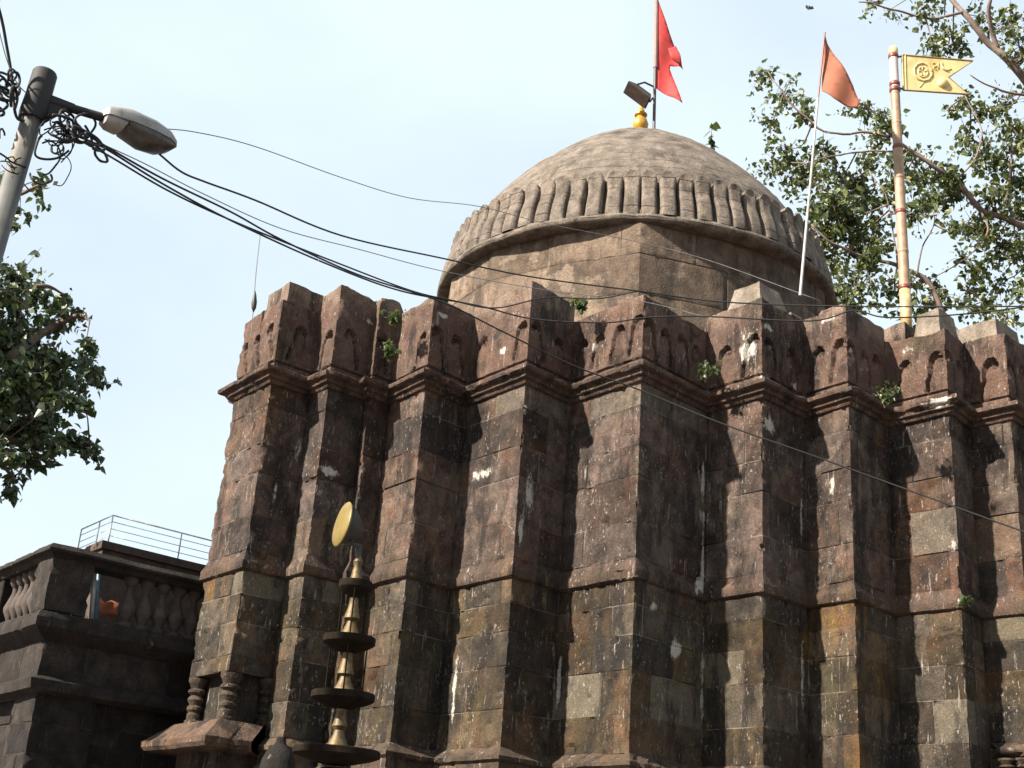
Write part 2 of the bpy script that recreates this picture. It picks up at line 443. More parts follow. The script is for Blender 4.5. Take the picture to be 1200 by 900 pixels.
def lime_val(p):
    s = 0
    for c, rx, rz in LIME:
        d = p - c
        q = (d.x * d.x) / (rx * rx) + (d.z * d.z) / (rz * rz) + (d.y * d.y) / .25
        if q < 6: s = max(s, math.exp(-q * .55))
    return s * .85

class Line:
    """polyline in plan with mitred offsets"""
    def __init__(s, idx, nodes=NODES, mit=MIT):
        s.p = [nodes[i] for i in idx]; s.m = [mit[i] for i in idx]
        s.u = [0.0]
        for a, b in zip(s.p, s.p[1:]): s.u.append(s.u[-1] + (b - a).length)
        s.n = [seg_n(a, b) for a, b in zip(s.p, s.p[1:])]
    def pos(s, u, z, d, off):
        for k, uk in enumerate(s.u):
            if abs(u - uk) < 1e-6:
                q = s.p[k] + s.m[k] * (off + d); return Vector((q.x, q.y, z))
        k = 0
        while k < len(s.n) - 1 and u > s.u[k + 1]: k += 1
        t = (u - s.u[k]) / (s.u[k + 1] - s.u[k])
        a = s.p[k] + s.m[k] * off; b = s.p[k + 1] + s.m[k + 1] * off
        q = a.lerp(b, t) + s.n[k] * d
        return Vector((q.x, q.y, z))
def lin(a, b, step):
    n = max(1, int(round((b - a) / step))); return [a + (b - a) * i / n for i in range(n + 1)]

def block_wall(line, courses, off, amp, rnd, step=.04, bw=(.45, .85), out=None, groove=.007, convex=None, rough=1.0):
    """blocks of stone with worn edges; every block is its own little grid that meets its neighbours in the joint"""
    V, F, BL, LM = out[:4]; JT = out[4]
    U = line.u[-1]
    convex = convex if convex is not None else [line.u[k] for k in range(1, len(line.u) - 1)]
    for zi in range(len(courses) - 1):
        z0, z1 = courses[zi], courses[zi + 1]
        cuts = [0.0]; u = rnd.uniform(.15, bw[1])
        while u < U - .18:
            if all(abs(u - c) > .10 for c in line.u): cuts.append(u)
            u += rnd.uniform(*bw)
        cuts.append(U)
        for a, b in zip(cuts, cuts[1:]):
            bo = rnd.gauss(0, amp); tone = rnd.random()
            g = min(.012, (b - a) * .2)
            us = [a, a + g] + lin(a + g, b - g, step)[1:-1] + [b - g, b]
            for c in line.u:
                if a + g < c < b - g:
                    us = [q for q in us if abs(q - c) > step * .4 or q in (a, b, a + g, b - g)] + [c]
            us = sorted(set(us))
            zs = [z0, z0 + g] + lin(z0 + g, z1 - g, step)[1:-1] + [z1 - g, z1]
            k0 = len(V)
            for j, z in enumerate(zs):
                for i, uu in enumerate(us):
                    edge = j in (0, len(zs) - 1) or i in (0, len(us) - 1)
                    if edge: d = -groove
                    else:
                        q = line.pos(uu, z, 0, off)
                        d = bo + rough * (.008 * nz(q, 2.3, 4) + .007 * nz(q, 10, 4, 3.1))
                        for c in convex:
                            e = abs(uu - c)
                            if e < .08: d -= rough * max(0, nz(q, 4.2, 4, 8.0) - .02) * .055 * (1 - e / .08)
                        pit = nz(q, 5.5, 3, 5.0)
                        if pit > .40: d -= min(.03, (pit - .40) * .12) * rough
                        d = max(d, -groove - .05)
                    vv = line.pos(uu, z, d, off); V.append(vv); LM.append(lime_val(vv)); JT.append((len(V) - 1, 1.0 if edge else 0.0))
            nu = len(us)
            for j in range(len(zs) - 1):
                for i in range(nu - 1):
                    F.append((k0 + j * nu + i, k0 + j * nu + i + 1, k0 + (j + 1) * nu + i + 1, k0 + (j + 1) * nu + i)); BL.append(tone)

def sweep(line, prof, step=.05, amp=.008, out=None, capends=True, closed=False, tone=.5, zj=None):
    """moulding profile [(offset, z)] swept along the plan line, worn by noise"""
    V, F, BL, LM = out[:4]
    us = []
    for k in range(len(line.u) - 1): us += lin(line.u[k], line.u[k + 1], step)[:-1]
    us.append(line.u[-1]); k0 = len(V); n = len(prof)
    ends = (us[0], us[-1])
    for uu in us:
        for (o, z) in prof:
            q = line.pos(uu, z, 0, o)
            if uu in ends: d, dz = 0, 0
            else:
                d = amp * .5 * nz(q, 7, 4, 2.0); chip = nz(q, 3.4, 4, 6.0)
                if chip > .36: d -= min(.035, (chip - .36) * .2)
                dz = (amp * .6 * nz(q, 2.2, 3, 9.0)) if zj is None else zj * nz(q, 3, 4, 9.0) * (1 if o > -.3 else 0)
            vv = line.pos(uu, z + dz, d, o); V.append(vv); LM.append(lime_val(vv))
    for i in range(len(us) - 1):
        for j in range(n if closed else n - 1):
            j2 = (j + 1) % n
            F.append((k0 + i * n + j, k0 + (i + 1) * n + j, k0 + (i + 1) * n + j2, k0 + i * n + j2)); BL.append(tone)
    if capends and closed:
        F.append(tuple(k0 + j for j in range(n))); BL.append(tone)
        e = k0 + (len(us) - 1) * n
        F.append(tuple(e + j for j in reversed(range(n)))); BL.append(tone)
def new_out(): return ([], [], [], [], [])
def wall_obj(name, out, mat, parent, ang=38):
    jt = [0.0] * len(out[0])
    for i, v in out[4]: jt[i] = v
    o = mesh_obj(name, out[0], out[1], mat, parent, True, {'blk': ('FACE', out[2]), 'lime': ('POINT', out[3]), 'joint': ('POINT', jt)})
    o.data.set_sharp_from_angle(angle=R(ang))
    return o

rnd = random.Random(21)
def make_courses(z0, z1, hs):
    c = [z0]; i = 0
    while c[-1] + hs[i % len(hs)] < z1 - .2: c.append(c[-1] + hs[i % len(hs)]); i += 1
    c.append(z1); return c
C_UP = make_courses(Z_MID1, Z_COR0, [.44, .52, .38, .47])
C_LO = make_courses(Z_BASE, Z_MID0, [.40, .46, .38, .33])
C_PL = make_courses(0.0, 2.55, [.5, .45])
PAR_TOP = [8.38, 8.66, 8.655, 8.50, 8.60, 8.36, 8.56, 8.56, 8.36, 8.40, 8.45]
ZP = 7.445
COR = [(0, 7.185), (.03, 7.19), (.045, 7.215), (.05, 7.255), (.085, 7.262), (.092, 7.27), (.095, 7.325), (.10, 7.332), (.15, 7.345), (.168, 7.365), (.172, 7.415), (.165, 7.435), (.02, 7.455), (-.02, 7.46)]
COR = [(o * .95, 7.455 - (7.455 - z) * .72) for o, z in COR]
MID = [(0, 4.935), (.02, 4.94), (.045, 4.955), (.05, 4.97), (.055, 5.035), (.05, 5.05), (.02, 5.115), (0, 5.18)]
BAS = [(.07, 2.55), (.16, 2.56), (.21, 2.62), (.215, 2.74), (.17, 2.80), (.12, 2.83), (.11, 2.93), (.15, 2.96), (.15, 3.00), (.09, 3.04), (0, 3.11)]
PLI = [(.25, 0.0), (.25, 1.2), (.20, 1.25), (.13, 1.32), (.13, 2.3), (.07, 2.36), (.07, 2.551)]

def hook_sdf(x, y):
    """distance to the S-hook of a carved cusped leaf, x,y in motif units"""
    pts = HOOK; best = 9
    for (ax, ay), (bx, by) in zip(pts, pts[1:]):
        dx, dy = bx - ax, by - ay; t = max(0, min(1, ((x - ax) * dx + (y - ay) * dy) / (dx * dx + dy * dy)))
        best = min(best, math.hypot(x - ax - dx * t, y - ay - dy * t))
    return best
HOOK = [(-.085, -.19), (-.07, -.10), (-.02, -.02), (-.015, .06), (.01, .13), (.05, .165), (.09, .16), (.115, .12)]
def parapet(line, ztop, rnd, out, motifs):
    """carved face, worn flat top and back of one pier's parapet"""
    V, F, BL, LM = out[:4]
    z0 = ZP; off = .0
    us = []
    for k in range(len(line.u) - 1): us += lin(line.u[k], line.u[k + 1], .021)[:-1]
    us.append(line.u[-1]); zs = lin(z0, ztop, .021)
    zc = ZP + .42
    cent = []
    for k in range(len(line.u) - 1):
        L = line.u[k + 1] - line.u[k]
        if L < .25: continue
        n = max(1, int(L / .29))
        for i in range(n):
            cent.append((line.u[k] + L * (i + .5) / n + rnd.uniform(-.02, .02), zc + rnd.uniform(-.03, .03), -1 if k % 2 == 0 else 1, rnd.uniform(.78, 1.05), rnd.random() < .88))
    k0 = len(V); nu = len(us)
    for j, z in enumerate(zs):
        top = j == len(zs) - 1
        for i, uu in enumerate(us):
            q = line.pos(uu, z, 0, off); d = 0
            if 0 < i < nu - 1:
                d = .010 * nz(q, 2.3, 4, 4.0) + .009 * nz(q, 9, 4, 1.0)
                for cu, cz, sg, sc, on in cent:
                    x = (uu - cu) * 1.0 / sc; y = (z - cz) / (sc * 1.25)
                    if on and abs(x) < .2 and abs(y) < .3:
                        h = hook_sdf(-x if sg > 0 else x, y); wd = .022 + .016 * max(0, y / .2)
                        dep = .10 * max(0, min(1, (wd - h) / .012 + .5)) * (.75 + .5 * nz(q, 7, 2, 2.0))
                        swell = .03 * max(0, 1 - math.hypot(x / .13, y / .22))
                        d += swell - dep
                for k in range(1, len(line.u) - 1):
                    e = abs(uu - line.u[k])
                    if e < .08: d -= max(0, nz(q, 4.2, 4, 8.0)) * .05 * (1 - e / .08)
                if z < z0 + .12: d -= .004
                if .12 < z - z0 < .145: d -= .03
            zt = z + ((.05 * nz(q, 2.0, 4, 12.0) + .01) if top or j == len(zs) - 2 else 0) if 0 < i < nu - 1 else z
            vv = line.pos(uu, zt, d, off); V.append(vv); LM.append(lime_val(vv))
    for j in range(len(zs) - 1):
        for i in range(nu - 1):
            F.append((k0 + j * nu + i, k0 + j * nu + i + 1, k0 + (j + 1) * nu + i + 1, k0 + (j + 1) * nu + i)); BL.append(.5)
    # top, back
    e0 = k0 + (len(zs) - 1) * nu; b0 = len(V)
    for uu in us:
        vv = line.pos(uu, ztop + .01, 0, -.42); V.append(vv); LM.append(0)
    c0 = len(V)
    for uu in us:
        vv = line.pos(uu, 7.5, 0, -.42); V.append(vv); LM.append(0)
    for i in range(nu - 1):
        F.append((e0 + i, e0 + i + 1, b0 + i + 1, b0 + i)); BL.append(.5)
        F.append((b0 + i, b0 + i + 1, c0 + i + 1, c0 + i)); BL.append(.5)
    for i, rev in ((0, True), (nu - 1, False)):
        f = [k0 + j * nu + i for j in range(len(zs))] + [b0 + i, c0 + i]
        F.append(tuple(f) if not rev else tuple(reversed(f))); BL.append(.5)

def rough_block(corner, z0, z1, lenL, lenR, inset, name, mat, parent, rnd, amp=.02, apex=None):
    """worn block whose front arris stands at corner; faces run back along the two wall directions"""
    c = Vector(corner); n = 9; V = []; F = []
    def pt(a, b, t):
        q = c + dL * lenL * (a * (1 - inset * t) + inset * t * .5) + dR * lenR * (b * (1 - inset * t) + inset * t * .5)
        return Vector((q.x, q.y, z0 + (z1 - z0) * t))
    def addgrid(fn, na, nb, flip):
        k0 = len(V)
        for j in range(nb + 1):
            for i in range(na + 1): V.append(fn(i / na, j / nb))
        for j in range(nb):
            for i in range(na):
                f = (k0 + j * (na + 1) + i, k0 + j * (na + 1) + i + 1, k0 + (j + 1) * (na + 1) + i + 1, k0 + (j + 1) * (na + 1) + i)
                F.append(tuple(reversed(f)) if flip else f)
    nv = max(3, int((z1 - z0) / .05))
    addgrid(lambda s, t: pt(1 - s, 0, t), n, nv, False)
    addgrid(lambda s, t: pt(0, s, t), n, nv, False)
    addgrid(lambda s, t: pt(s, 1, t), n, nv, True)
    addgrid(lambda s, t: pt(1, 1 - s, t), n, nv, True)
    addgrid(lambda s, t: pt(s, t, 1), n, n, True)
    W = []
    mid = pt(.5, .5, .5)
    for v in V:
        o = (v - mid); k = Vector((o.x, o.y, o.z)).normalized()
        W.append(v + k * amp * (nz(v, 3.5, 4, 1.5) - .25))
    # weld coincident rims
    key = {}; rem = []; W2 = []
    for v0, v in zip(V, W):
        kk = (round(v0.x, 4), round(v0.y, 4), round(v0.z, 4))
        if kk not in key: key[kk] = len(W2); W2.append(v)
        rem.append(key[kk])
    F2 = [tuple(rem[i] for i in f) for f in F]
    o = mesh_obj(name, W2, F2, mat, parent, True, {'blk': ('FACE', [.5] * len(F2)), 'lime': ('POINT', [lime_val(v) for v in W2])})
    o.data.set_sharp_from_angle(angle=R(42))
    return o

PIER_OBJ = []
for pi, idx in enumerate(PIERS):
    line = Line(idx)
    conv = [line.u[k] for k in range(1, len(line.u) - 1)]
    out = new_out()
    block_wall(line, C_UP, 0, .006, rnd, out=out, convex=conv)
    if pi == 0:
        clo = [z for z in C_LO if z > 3.9]; clo = [3.78] + clo
        block_wall(line, clo, 0, .005, rnd, out=out, convex=conv)
        # recessed neck below the corner shaft
        k = len(out[0]); q = [line.pos(u, 0, 0, -.16) for u in line.u]
        for z in (3.25, 3.78):
            for p in q: out[0].append(Vector((p.x, p.y, z))); out[3].append(0)
        n = len(q)
        for i in range(n - 1): out[1].append((k + i, k + i + 1, k + n + i + 1, k + n + i)); out[2].append(.3)
        k = len(out[0])
        for o_ in (-.16, 0.0):
            for u in line.u: out[0].append(line.pos(u, 3.78, 0, o_)); out[3].append(0)
        for i in range(n - 1): out[1].append((k + i, k + i + 1, k + n + i + 1, k + n + i)); out[2].append(.3)
    else:
        block_wall(line, C_LO, 0, .005, rnd, out=out, convex=conv)
    k = len(out[0])                      # bed behind the string course joins both storeys
    for z in (Z_MID0, Z_MID1):
        for u in line.u: out[0].append(line.pos(u, z, -.007, 0)); out[3].append(0)
    n = len(line.u)
    for i in range(n - 1): out[1].append((k + i, k + i + 1, k + n + i + 1, k + n + i)); out[2].append(.4)
    pier = wall_obj('pier', out, M_WALL, temple)
    PIER_OBJ.append(pier)
    out = new_out(); sweep(line, COR, out=out, amp=.009); wall_obj('cornice', out, M_TRIM, pier, 30)
    out = new_out(); sweep(line, MID, out=out, amp=.010); wall_obj('string_course', out, M_TRIM, pier, 30)
    out = new_out(); sweep(line, PLI[:], out=out, amp=.006, tone=.4, step=.12)
    if pi == 0:
        wall_obj('plinth', out, M_WALL, pier, 30)
        out = new_out()
        sl = [(.0, 2.9), (.30, 2.92), (.335, 2.96), (.335, 3.02), (.06, 3.24), (-.17, 3.25)]
        sweep(line, sl, out=out, amp=.012); o = wall_obj('sill_slab', out, M_PAR, pier, 30)
        out = new_out(); sweep(line, [(.07, 2.55), (.10, 2.6), (.0, 2.7), (0, 2.905)], out=out, amp=.01); wall_obj('neck_moulding', out, M_TRIM, pier, 30)
    else:
        wall_obj('plinth', out, M_WALL, pier, 30)
        out = new_out(); sweep(line, BAS, out=out, amp=.012); wall_obj('base_moulding', out, M_TRIM, pier, 30)
    out = new_out(); parapet(line, PAR_TOP[pi], rnd, out, 2); wall_obj('parapet', out, M_PAR, pier, 50)
# caps on the arrises
def mit_in(i, d):
    k = 2 * i + 2; return ARR[i] - MIT[k] * d
rough_block(mit_in(0, .11), 8.30, 8.74, .62, .56, .05, 'cap_stone', M_PAR, PIER_OBJ[0], rnd)
rough_block(mit_in(1, .06), 8.62, 8.72, .5, .5, .15, 'cap_stone', M_PAR, PIER_OBJ[1], rnd)
rough_block(mit_in(3, .08), 8.46, 8.58, .55, .5, .2, 'cap_stone', M_PAR, PIER_OBJ[3], rnd)
rough_block(mit_in(4, .10), 8.56, 8.74, .5, .45, .5, 'cap_stone', M_PAR, PIER_OBJ[4], rnd)
rough_block(mit_in(6, .07), 8.52, 8.92, .62, .62, .35, 'cap_stone', M_PALE, PIER_OBJ[6], rnd)
rough_block(mit_in(6, .0) + dR * .78 + Vector((-.02, .25)), 8.4, 8.88, .5, .5, .6, 'cap_stone', M_PALE, PIER_OBJ[6], rnd)
rough_block(mit_in(7, .08), 8.52, 8.70, .45, .45, .25, 'cap_stone', M_PAR, PIER_OBJ[7], rnd)
rough_block(mit_in(8, .09), 8.32, 8.74, .40, .50, .22, 'cap_stone', M_PALE, PIER_OBJ[8], rnd)
rough_block(mit_in(8, .12) + dL * .48, 8.25, 8.70, .5, .40, .05, 'cap_stone', M_PAR, PIER_OBJ[8], rnd)
rough_block(mit_in(9, .16), 8.3, 8.72, .6, .6, .05, 'cap_stone', M_PALE, PIER_OBJ[9], rnd)
# small carved colonnettes in the neck of the left corner pier and at the far right foot
def colonnette(base, h, r, parent):
    mb = MB(); pr = [(1.25, 0), (1.25, .06), (1.0, .08), (1.05, .2), (.85, .24), (1.15, .30), (1.15, .36), (.85, .40), (1.0, .46), (1.25, .52), (1.05, .58), (.85, .62), (1.3, .68), (1.3, .73), (.95, .77), (1.2, .86), (1.45, .93), (1.45, 1.0)]
    mb.lathe([(a * r, b * h) for a, b in pr], base, sides=16)
    o = mb.build('colonnette', M_TRIM, parent); return smooth_angle(o, 35)
l0 = Line(PIERS[0])
for u, o in ((l0.u[1] + .05, -.08), (l0.u[2], -.09), (l0.u[3] - .07, -.08)):
    q = l0.pos(u, 3.25, 0, o); colonnette(q, .52, .085, PIER_OBJ[0])
for i, (u, z, hh) in enumerate(((.12, 2.2, .75), (.32, 2.2, .75))):
    l9 = Line(PIERS[9]); q = l9.pos(u, 0, 0, .12); colonnette(Vector((q.x, q.y, 3.1)), .28, .07, PIER_OBJ[9])
l9 = Line(PIERS[9]); out = new_out()
cush = [(0, 3.40)] + [(.02 + .10 * math.sin(math.pi * t / 8), 3.40 + .16 * t / 8) for t in range(1, 8)] + [(0, 3.57)]
sweep(l9, cush, out=out, amp=.01); wall_obj('cushion_moulding', out, M_TRIM, PIER_OBJ[9], 30)

# roof
rf = [NODES[0] - MIT[0] * .3] + [p - m * .3 for p, m in zip(NODES[1:-1], MIT[1:-1])] + [NODES[-1], Vector((14, 30)), Vector((-4, 30))]
mesh_obj('roof', [(p.x, p.y, 8.0) for p in rf], [tuple(range(len(rf)))], M_PAR, temple)
# hidden returns so that the hall is a closed volume
mb = MB(); mb.add([(Eb.x, Eb.y, 0), (Eb.x - .4, 30, 0), (Eb.x - .4, 30, 8.3), (Eb.x, Eb.y, 8.3)], [(0, 1, 2, 3)])
mb.build('side_wall', M_WALL, temple); mb = MB()
mb.add([(VEND.x, VEND.y, 0), (14, 30, 0), (14, 30, 8.3), (VEND.x, VEND.y, 8.3)], [(0, 1, 2, 3)])
mb.build('side_wall', M_WALL, temple)

# ------------------------------------------------------------------ dome
DC = Vector((math.sin(R(5.62)) * 20, math.cos(R(5.62)) * 20)); DR = 3.31
to_cam = -DC.normalized(); a_cam = math.atan2(to_cam.y, to_cam.x) + R(1.0)
angs = [-180, -132, -92, -68, -45, -22, 0, 22, 45, 68, 92, 132, 180]
dn = [DC + Vector((math.cos(a_cam + R(a)), math.sin(a_cam + R(a)))) * DR * {0: .995, 22: .925, 45: .95}.get(abs(a), .965) for a in angs]
dm = []
for k in range(len(dn)):
    a = dn[k - 1] if k > 0 else dn[-2]; c = dn[k + 1] if k < len(dn) - 1 else dn[1]
    q1, q2 = seg_n(a, dn[k]), seg_n(dn[k], c); dm.append((q1 + q2) / (1 + q1.dot(q2)))
dl = Line(list(range(len(dn))), dn, dm)
out = new_out()
block_wall(dl, make_courses(7.9, 11.05, [.62, .5, .7]), 0, .006, rnd, step=.07, bw=(.9, 1.7), out=out, groove=.005, rough=.4)
wall_obj('drum', out, M_DRUM, temple)
def dome_r(z):
    if z < 11.75: return 2.956 + .265 * ((11.75 - z) / .75) ** .8
    t = min(1, (z - 11.75) / 2.663); return 2.956 * (1 - t ** 1.387) ** .772
nA, nZ = 160, 46; V = []; F = []
prof = [(DR * .93, 10.85), (DR * .985, 10.855), (DR + .012, 10.875), (DR + .018, 10.93), (DR + .005, 10.965), (DR - .06, 10.98), (3.14, 11.0)]
prof += [(dome_r(z) - (.06 if z < 11.6 else 0), z) for z in [11.05 + 3.362 * math.sin(math.pi / 2 * i / nZ) for i in range(1, nZ + 1)]]
prof = [(max(r, .10), z) for r, z in prof]
for r, z in prof:
    for k in range(nA):
        a = 2 * math.pi * k / nA; q = Vector((DC.x + math.cos(a) * r, DC.y + math.sin(a) * r, z))
        d = .020 * nz(q, 1.6, 4, 2.2) + .010 * nz(q, 6, 4, 7.7)
        V.append(q + Vector((math.cos(a), math.sin(a), .5)) * d)
for j in range(len(prof) - 1):
    for k in range(nA):
        k2 = (k + 1) % nA; F.append((j * nA + k, j * nA + k2, (j + 1) * nA + k2, (j + 1) * nA + k))
F.append(tuple((len(prof) - 1) * nA + k for k in range(nA)))
dome = mesh_obj('dome', V, F, M_DOME, temple, True)
# lotus petals around the shoulder
NP = 74; pv = []; pf = []
zp0, zp1 = 10.97, 11.79; nU, nV2 = 12, 16; hw = math.pi / NP * .955
def petal_pt(s, t, back):
    # s -1..1 across, t 0..1 up
    top = 1 - .19 * (1 - math.sqrt(max(0, 1 - s * s)))
    z = zp0 + (zp1 - zp0) * t * top
    swell = .03 * (1 - t) + .05 * math.sin(math.pi * min(1, t * 1.05)) + .15 * (max(0, t - .62) / .38) ** 1.4
    rr = dome_r(max(z, 11.0)) + (.065 if not back else -.09) + (swell if not back else 0) - (.09 * abs(s) ** 7 if not back else 0)
    a = hw * s * (1.0 - .09 * math.sin(math.pi * t))
    return Vector((math.cos(a) * rr, math.sin(a) * rr, z))
for back in (False, True):
    for j in range(nV2 + 1):
        for i in range(nU + 1): pv.append(petal_pt(-1 + 2 * i / nU, j / nV2, back))
nn = (nU + 1) * (nV2 + 1)
for j in range(nV2):
    for i in range(nU):
        q = (j * (nU + 1) + i, j * (nU + 1) + i + 1, (j + 1) * (nU + 1) + i + 1, (j + 1) * (nU + 1) + i)
        pf.append(q)
for j in range(nV2):
    for i, rv in ((0, True), (nU, False)):
        q = (j * (nU + 1) + i, nn + j * (nU + 1) + i, nn + (j + 1) * (nU + 1) + i, (j + 1) * (nU + 1) + i)
        pf.append(q if not rv else tuple(reversed(q)))
for i in range(nU):
    q = (nV2 * (nU + 1) + i, nV2 * (nU + 1) + i + 1, nn + nV2 * (nU + 1) + i + 1, nn + nV2 * (nU + 1) + i); pf.append(q)
pet0 = mesh_obj('petal', pv, pf, M_DOME, None, True); pet0.data.set_sharp_from_angle(angle=R(50))
tl = Vector(temple.location)
for k in range(NP):
    o = pet0 if k == 0 else pet0.copy()
    if k: COL.objects.link(o)
    o.parent = dome
    o.location = Vector((DC.x, DC.y, 0))
    o.rotation_euler = (R(rnd.gauss(0, .05)), R(rnd.gauss(0, .05)), 2 * math.pi * (k + rnd.uniform(-.04, .04)) / NP)
    o.scale = (1 + rnd.gauss(0, .003), 1, 1)
# gilt kalash on the crown
kz = 14.37; mb = MB()
mb.lathe([(.02, 0), (.15, 0), (.155, .07), (.12, .12), (.095, .15), (.13, .20), (.142, .27), (.12, .35), (.09, .40), (.075, .43), (.115, .455), (.115, .48), (.075, .50), (.065, .56), (.03, .64), (.004, .70)], Vector((DC.x, DC.y, kz)), sides=20)
smooth_angle(mb.build('finial', M_KAL, dome), 40)

# ------------------------------------------------------------------ flags, poles, floodlight on the roof
def cloth(poly, p0, ax, up, nrm, wave, name, mat, parent, thick=.012, seed=0.0, step=.05):
    """pennant outline poly [(along, up)] filled with a triangulated grid, gently waved, given thickness"""
    import bmesh
    from mathutils.geometry import delaunay_2d_cdt
    pts = [Vector(q) for q in poly]; n = len(pts); bd = []; 
    for i in range(n):
        a, b = pts[i], pts[(i + 1) % n]; k = max(1, int((b - a).length / step))
        for j in range(k): bd.append(a.lerp(b, j / k))
    xs = [q.x for q in pts]; ys = [q.y for q in pts]; ins = []
    def inside(x, y):
        c = False
        for i in range(n):
            a, b = pts[i], pts[(i + 1) % n]
            if (a.y > y) != (b.y > y) and x < (b.x - a.x) * (y - a.y) / (b.y - a.y) + a.x: c = not c
        return c
    y = min(ys)
    while y < max(ys):
        x = min(xs)
        while x < max(xs):
            if inside(x, y) and min((Vector((x, y)) - q).length for q in bd) > step * .6: ins.append(Vector((x, y)))
            x += step
        y += step
    nb = len(bd)
    vs, es, fs, *_ = delaunay_2d_cdt(bd + ins, [(i, (i + 1) % nb) for i in range(nb)], [tuple(range(nb))], 1, 1e-6)
    W = []
    for q in vs:
        p3 = Vector(p0) + ax * q.x + up * q.y + nrm * wave(q.x, q.y); W.append(p3)
    fs = [tuple(f) for f in fs]
    o = mesh_obj(name, W, fs, mat, parent, True)
    s = o.modifiers.new('t', 'SOLIDIFY'); s.thickness = thick; s.offset = 0
    return o

tocam = Vector((-DC.x, -DC.y, 0)).normalized(); side = Vector((0, 0, 1)).cross(-tocam).normalized() * -1   # picture right
if side.x < 0: side = -side
# dome flag
rgF = 19.85
fb = P(766.5, 150, rgF); ft = P(769.5, -14, rgF)
flag = thing('flag', fb, 'red two tailed pennant on the dark pole at the dome top', 'flag')
mb = MB(); mid_ = fb.lerp(ft, .42); mb.tube([fb + Vector((0, 0, -.25)), mid_], .028, 8); mb.build('pole', M_DPOLE, flag)
mb = MB(); mb.tube([mid_, ft], .040, 8); mb.build('sleeve', M_PINK, flag)
sc = lambda x, y: (x, y)
def plane_poly(px, p0, ax, up):
    n = ax.cross(up); r = []
    for a, b in px:
        q = Pplane(a, b, p0, n) - p0; r.append((q.dot(ax), q.dot(up)))
    return r
ax = side
up = Vector((0, 0, 1))
poly = plane_poly([(769.5, -6), (774, 8), (785, 38), (793.5, 58), (797, 70), (800.5, 83), (796, 77), (786, 75), (785, 79), (790, 94), (799.5, 124), (790, 117), (769, 103)], fb, ax, up)
nrm = ax.cross(up)
cloth(poly, fb, ax, up, nrm, lambda x, y: .09 * math.sin(5.5 * x - 1.8 * y) * min(1, x * 3), 'cloth', M_RED, flag)
hem = MB(); hem.tube([fb + ax * q[0] + up * q[1] + nrm * .0 for q in (poly[6], poly[7], poly[8])], .012, 5)
# the folded-over flap of the upper tail
flp = plane_poly([(783, 60), (792, 57), (797, 70), (799, 80), (790, 76), (785, 72)], fb, ax, up)
cloth(flp, fb - nrm * .0 + tocam * .10, ax, up, nrm, lambda x, y: .03 * math.sin(14 * y), 'folded_tail', M_RED, flag, step=.04)
# floodlight
fl = thing('floodlight', P(765, 105, rgF), 'dark floodlight clamped beside the red flag above the gilt finial', 'floodlight')
c = P(747, 111, 19.6); axl = (P(764, 122, 19.6) - P(737, 102, 19.6)); L = axl.length; axl.normalize()
fn = (tocam * .55 + Vector((0, 0, -1)) * .75 - side * .35); fn = (fn - axl * fn.dot(axl)).normalized(); ay = fn.cross(axl).normalized()
mb = MB(); q = []
for s_, dpt in ((.62, -.17), (1, 0.02)):
    for dx, dy in ((-1, -1), (1, -1), (1, 1), (-1, 1)): q.append(c + axl * dx * L * .5 * s_ + ay * dy * .135 * s_ + fn * dpt)
mb.hexa(q); bevel(mb.build('housing', M_GREYM, fl), .02)
mb = MB(); mb.box(c + fn * .03, axl, ay, fn, L * .46, .115, .008); mb.build('glass', M_GLASSD, fl)
mb = MB(); pm = P(765.5, 108, rgF); mb.tube([c - axl * L * .25 - fn * .12 + ay * .1, c - axl * L * .2 - fn * .30 + ay * .12, pm + up * .12], .018, 6); mb.tube([c + axl * L * .45 - fn * .06, pm - up * .12], .018, 6); mb.build('bracket', M_GREYM, fl)

# thin white pole with saffron flag
b0 = P(937.5, 338, 15.15); t0 = P(958, 122, 15.15)
fg = thing('flag', b0, 'faded saffron triangular pennant on the thin leaning white pole', 'flag')
mb = MB(); mb.tube([b0 - up * .1, t0 + (t0 - b0).normalized() * .1], [.019, .014], 8); mb.build('pole', M_WPOLE, fg)
tt = P(966.5, 38, 15.15)
mb = MB(); mb.tube([t0, tt], .014, 6); mb.build('stick', M_DRED, fg)
ax2 = Vector((math.cos(R(-6)), math.sin(R(-6)), 0))
poly = plane_poly([(966.5, 40), (970, 50), (985, 75), (1000, 99), (1008.5, 121), (1004, 125), (992, 123), (977, 117), (963, 106)], t0, ax2, up)
n2 = ax2.cross(up)
cloth(poly, t0, ax2, up, n2, lambda x, y: .035 * math.sin(11 * x - 4 * y), 'cloth', M_SAFF, fg, .008, step=.035)

# tall gilt flagstaff with its stiff swallow-tailed sheet
rgP = 16.0
pb = P(1062, 372, rgP); pt_ = P(1046.5, 58, rgP)
st = thing('flagstaff', pb, 'tall orange ringed flagstaff carrying an embossed gold swallowtail sheet', 'flagstaff')
axis = (pt_ - pb).normalized(); Lp = (pt_ - pb).length
def at_y(y): return pb + axis * Lp * (372 - y) / (372 - 58)
mb = MB(); mb.tube([pb - up * .3, at_y(340)], .072, 14); mb.build('foot_sleeve', plain('pale gilt sleeve', (.50, .36, .17), .5, .2), st, True)
mb = MB(); mb.tube([at_y(340), at_y(108)], [.070, .062], 14); smooth_angle(mb.build('shaft', M_WOOD, st))
mb = MB(); mb.tube([at_y(108), at_y(64)], .060, 14); smooth_angle(mb.build('upper_shaft', M_PWHT, st))
mb = MB(); mb.lathe([(.062, 0), (.07, .03), (.066, .08), (.045, .12), (.01, .135)], at_y(64), axis, 14); smooth_angle(mb.build('cap', M_GOLD, st))
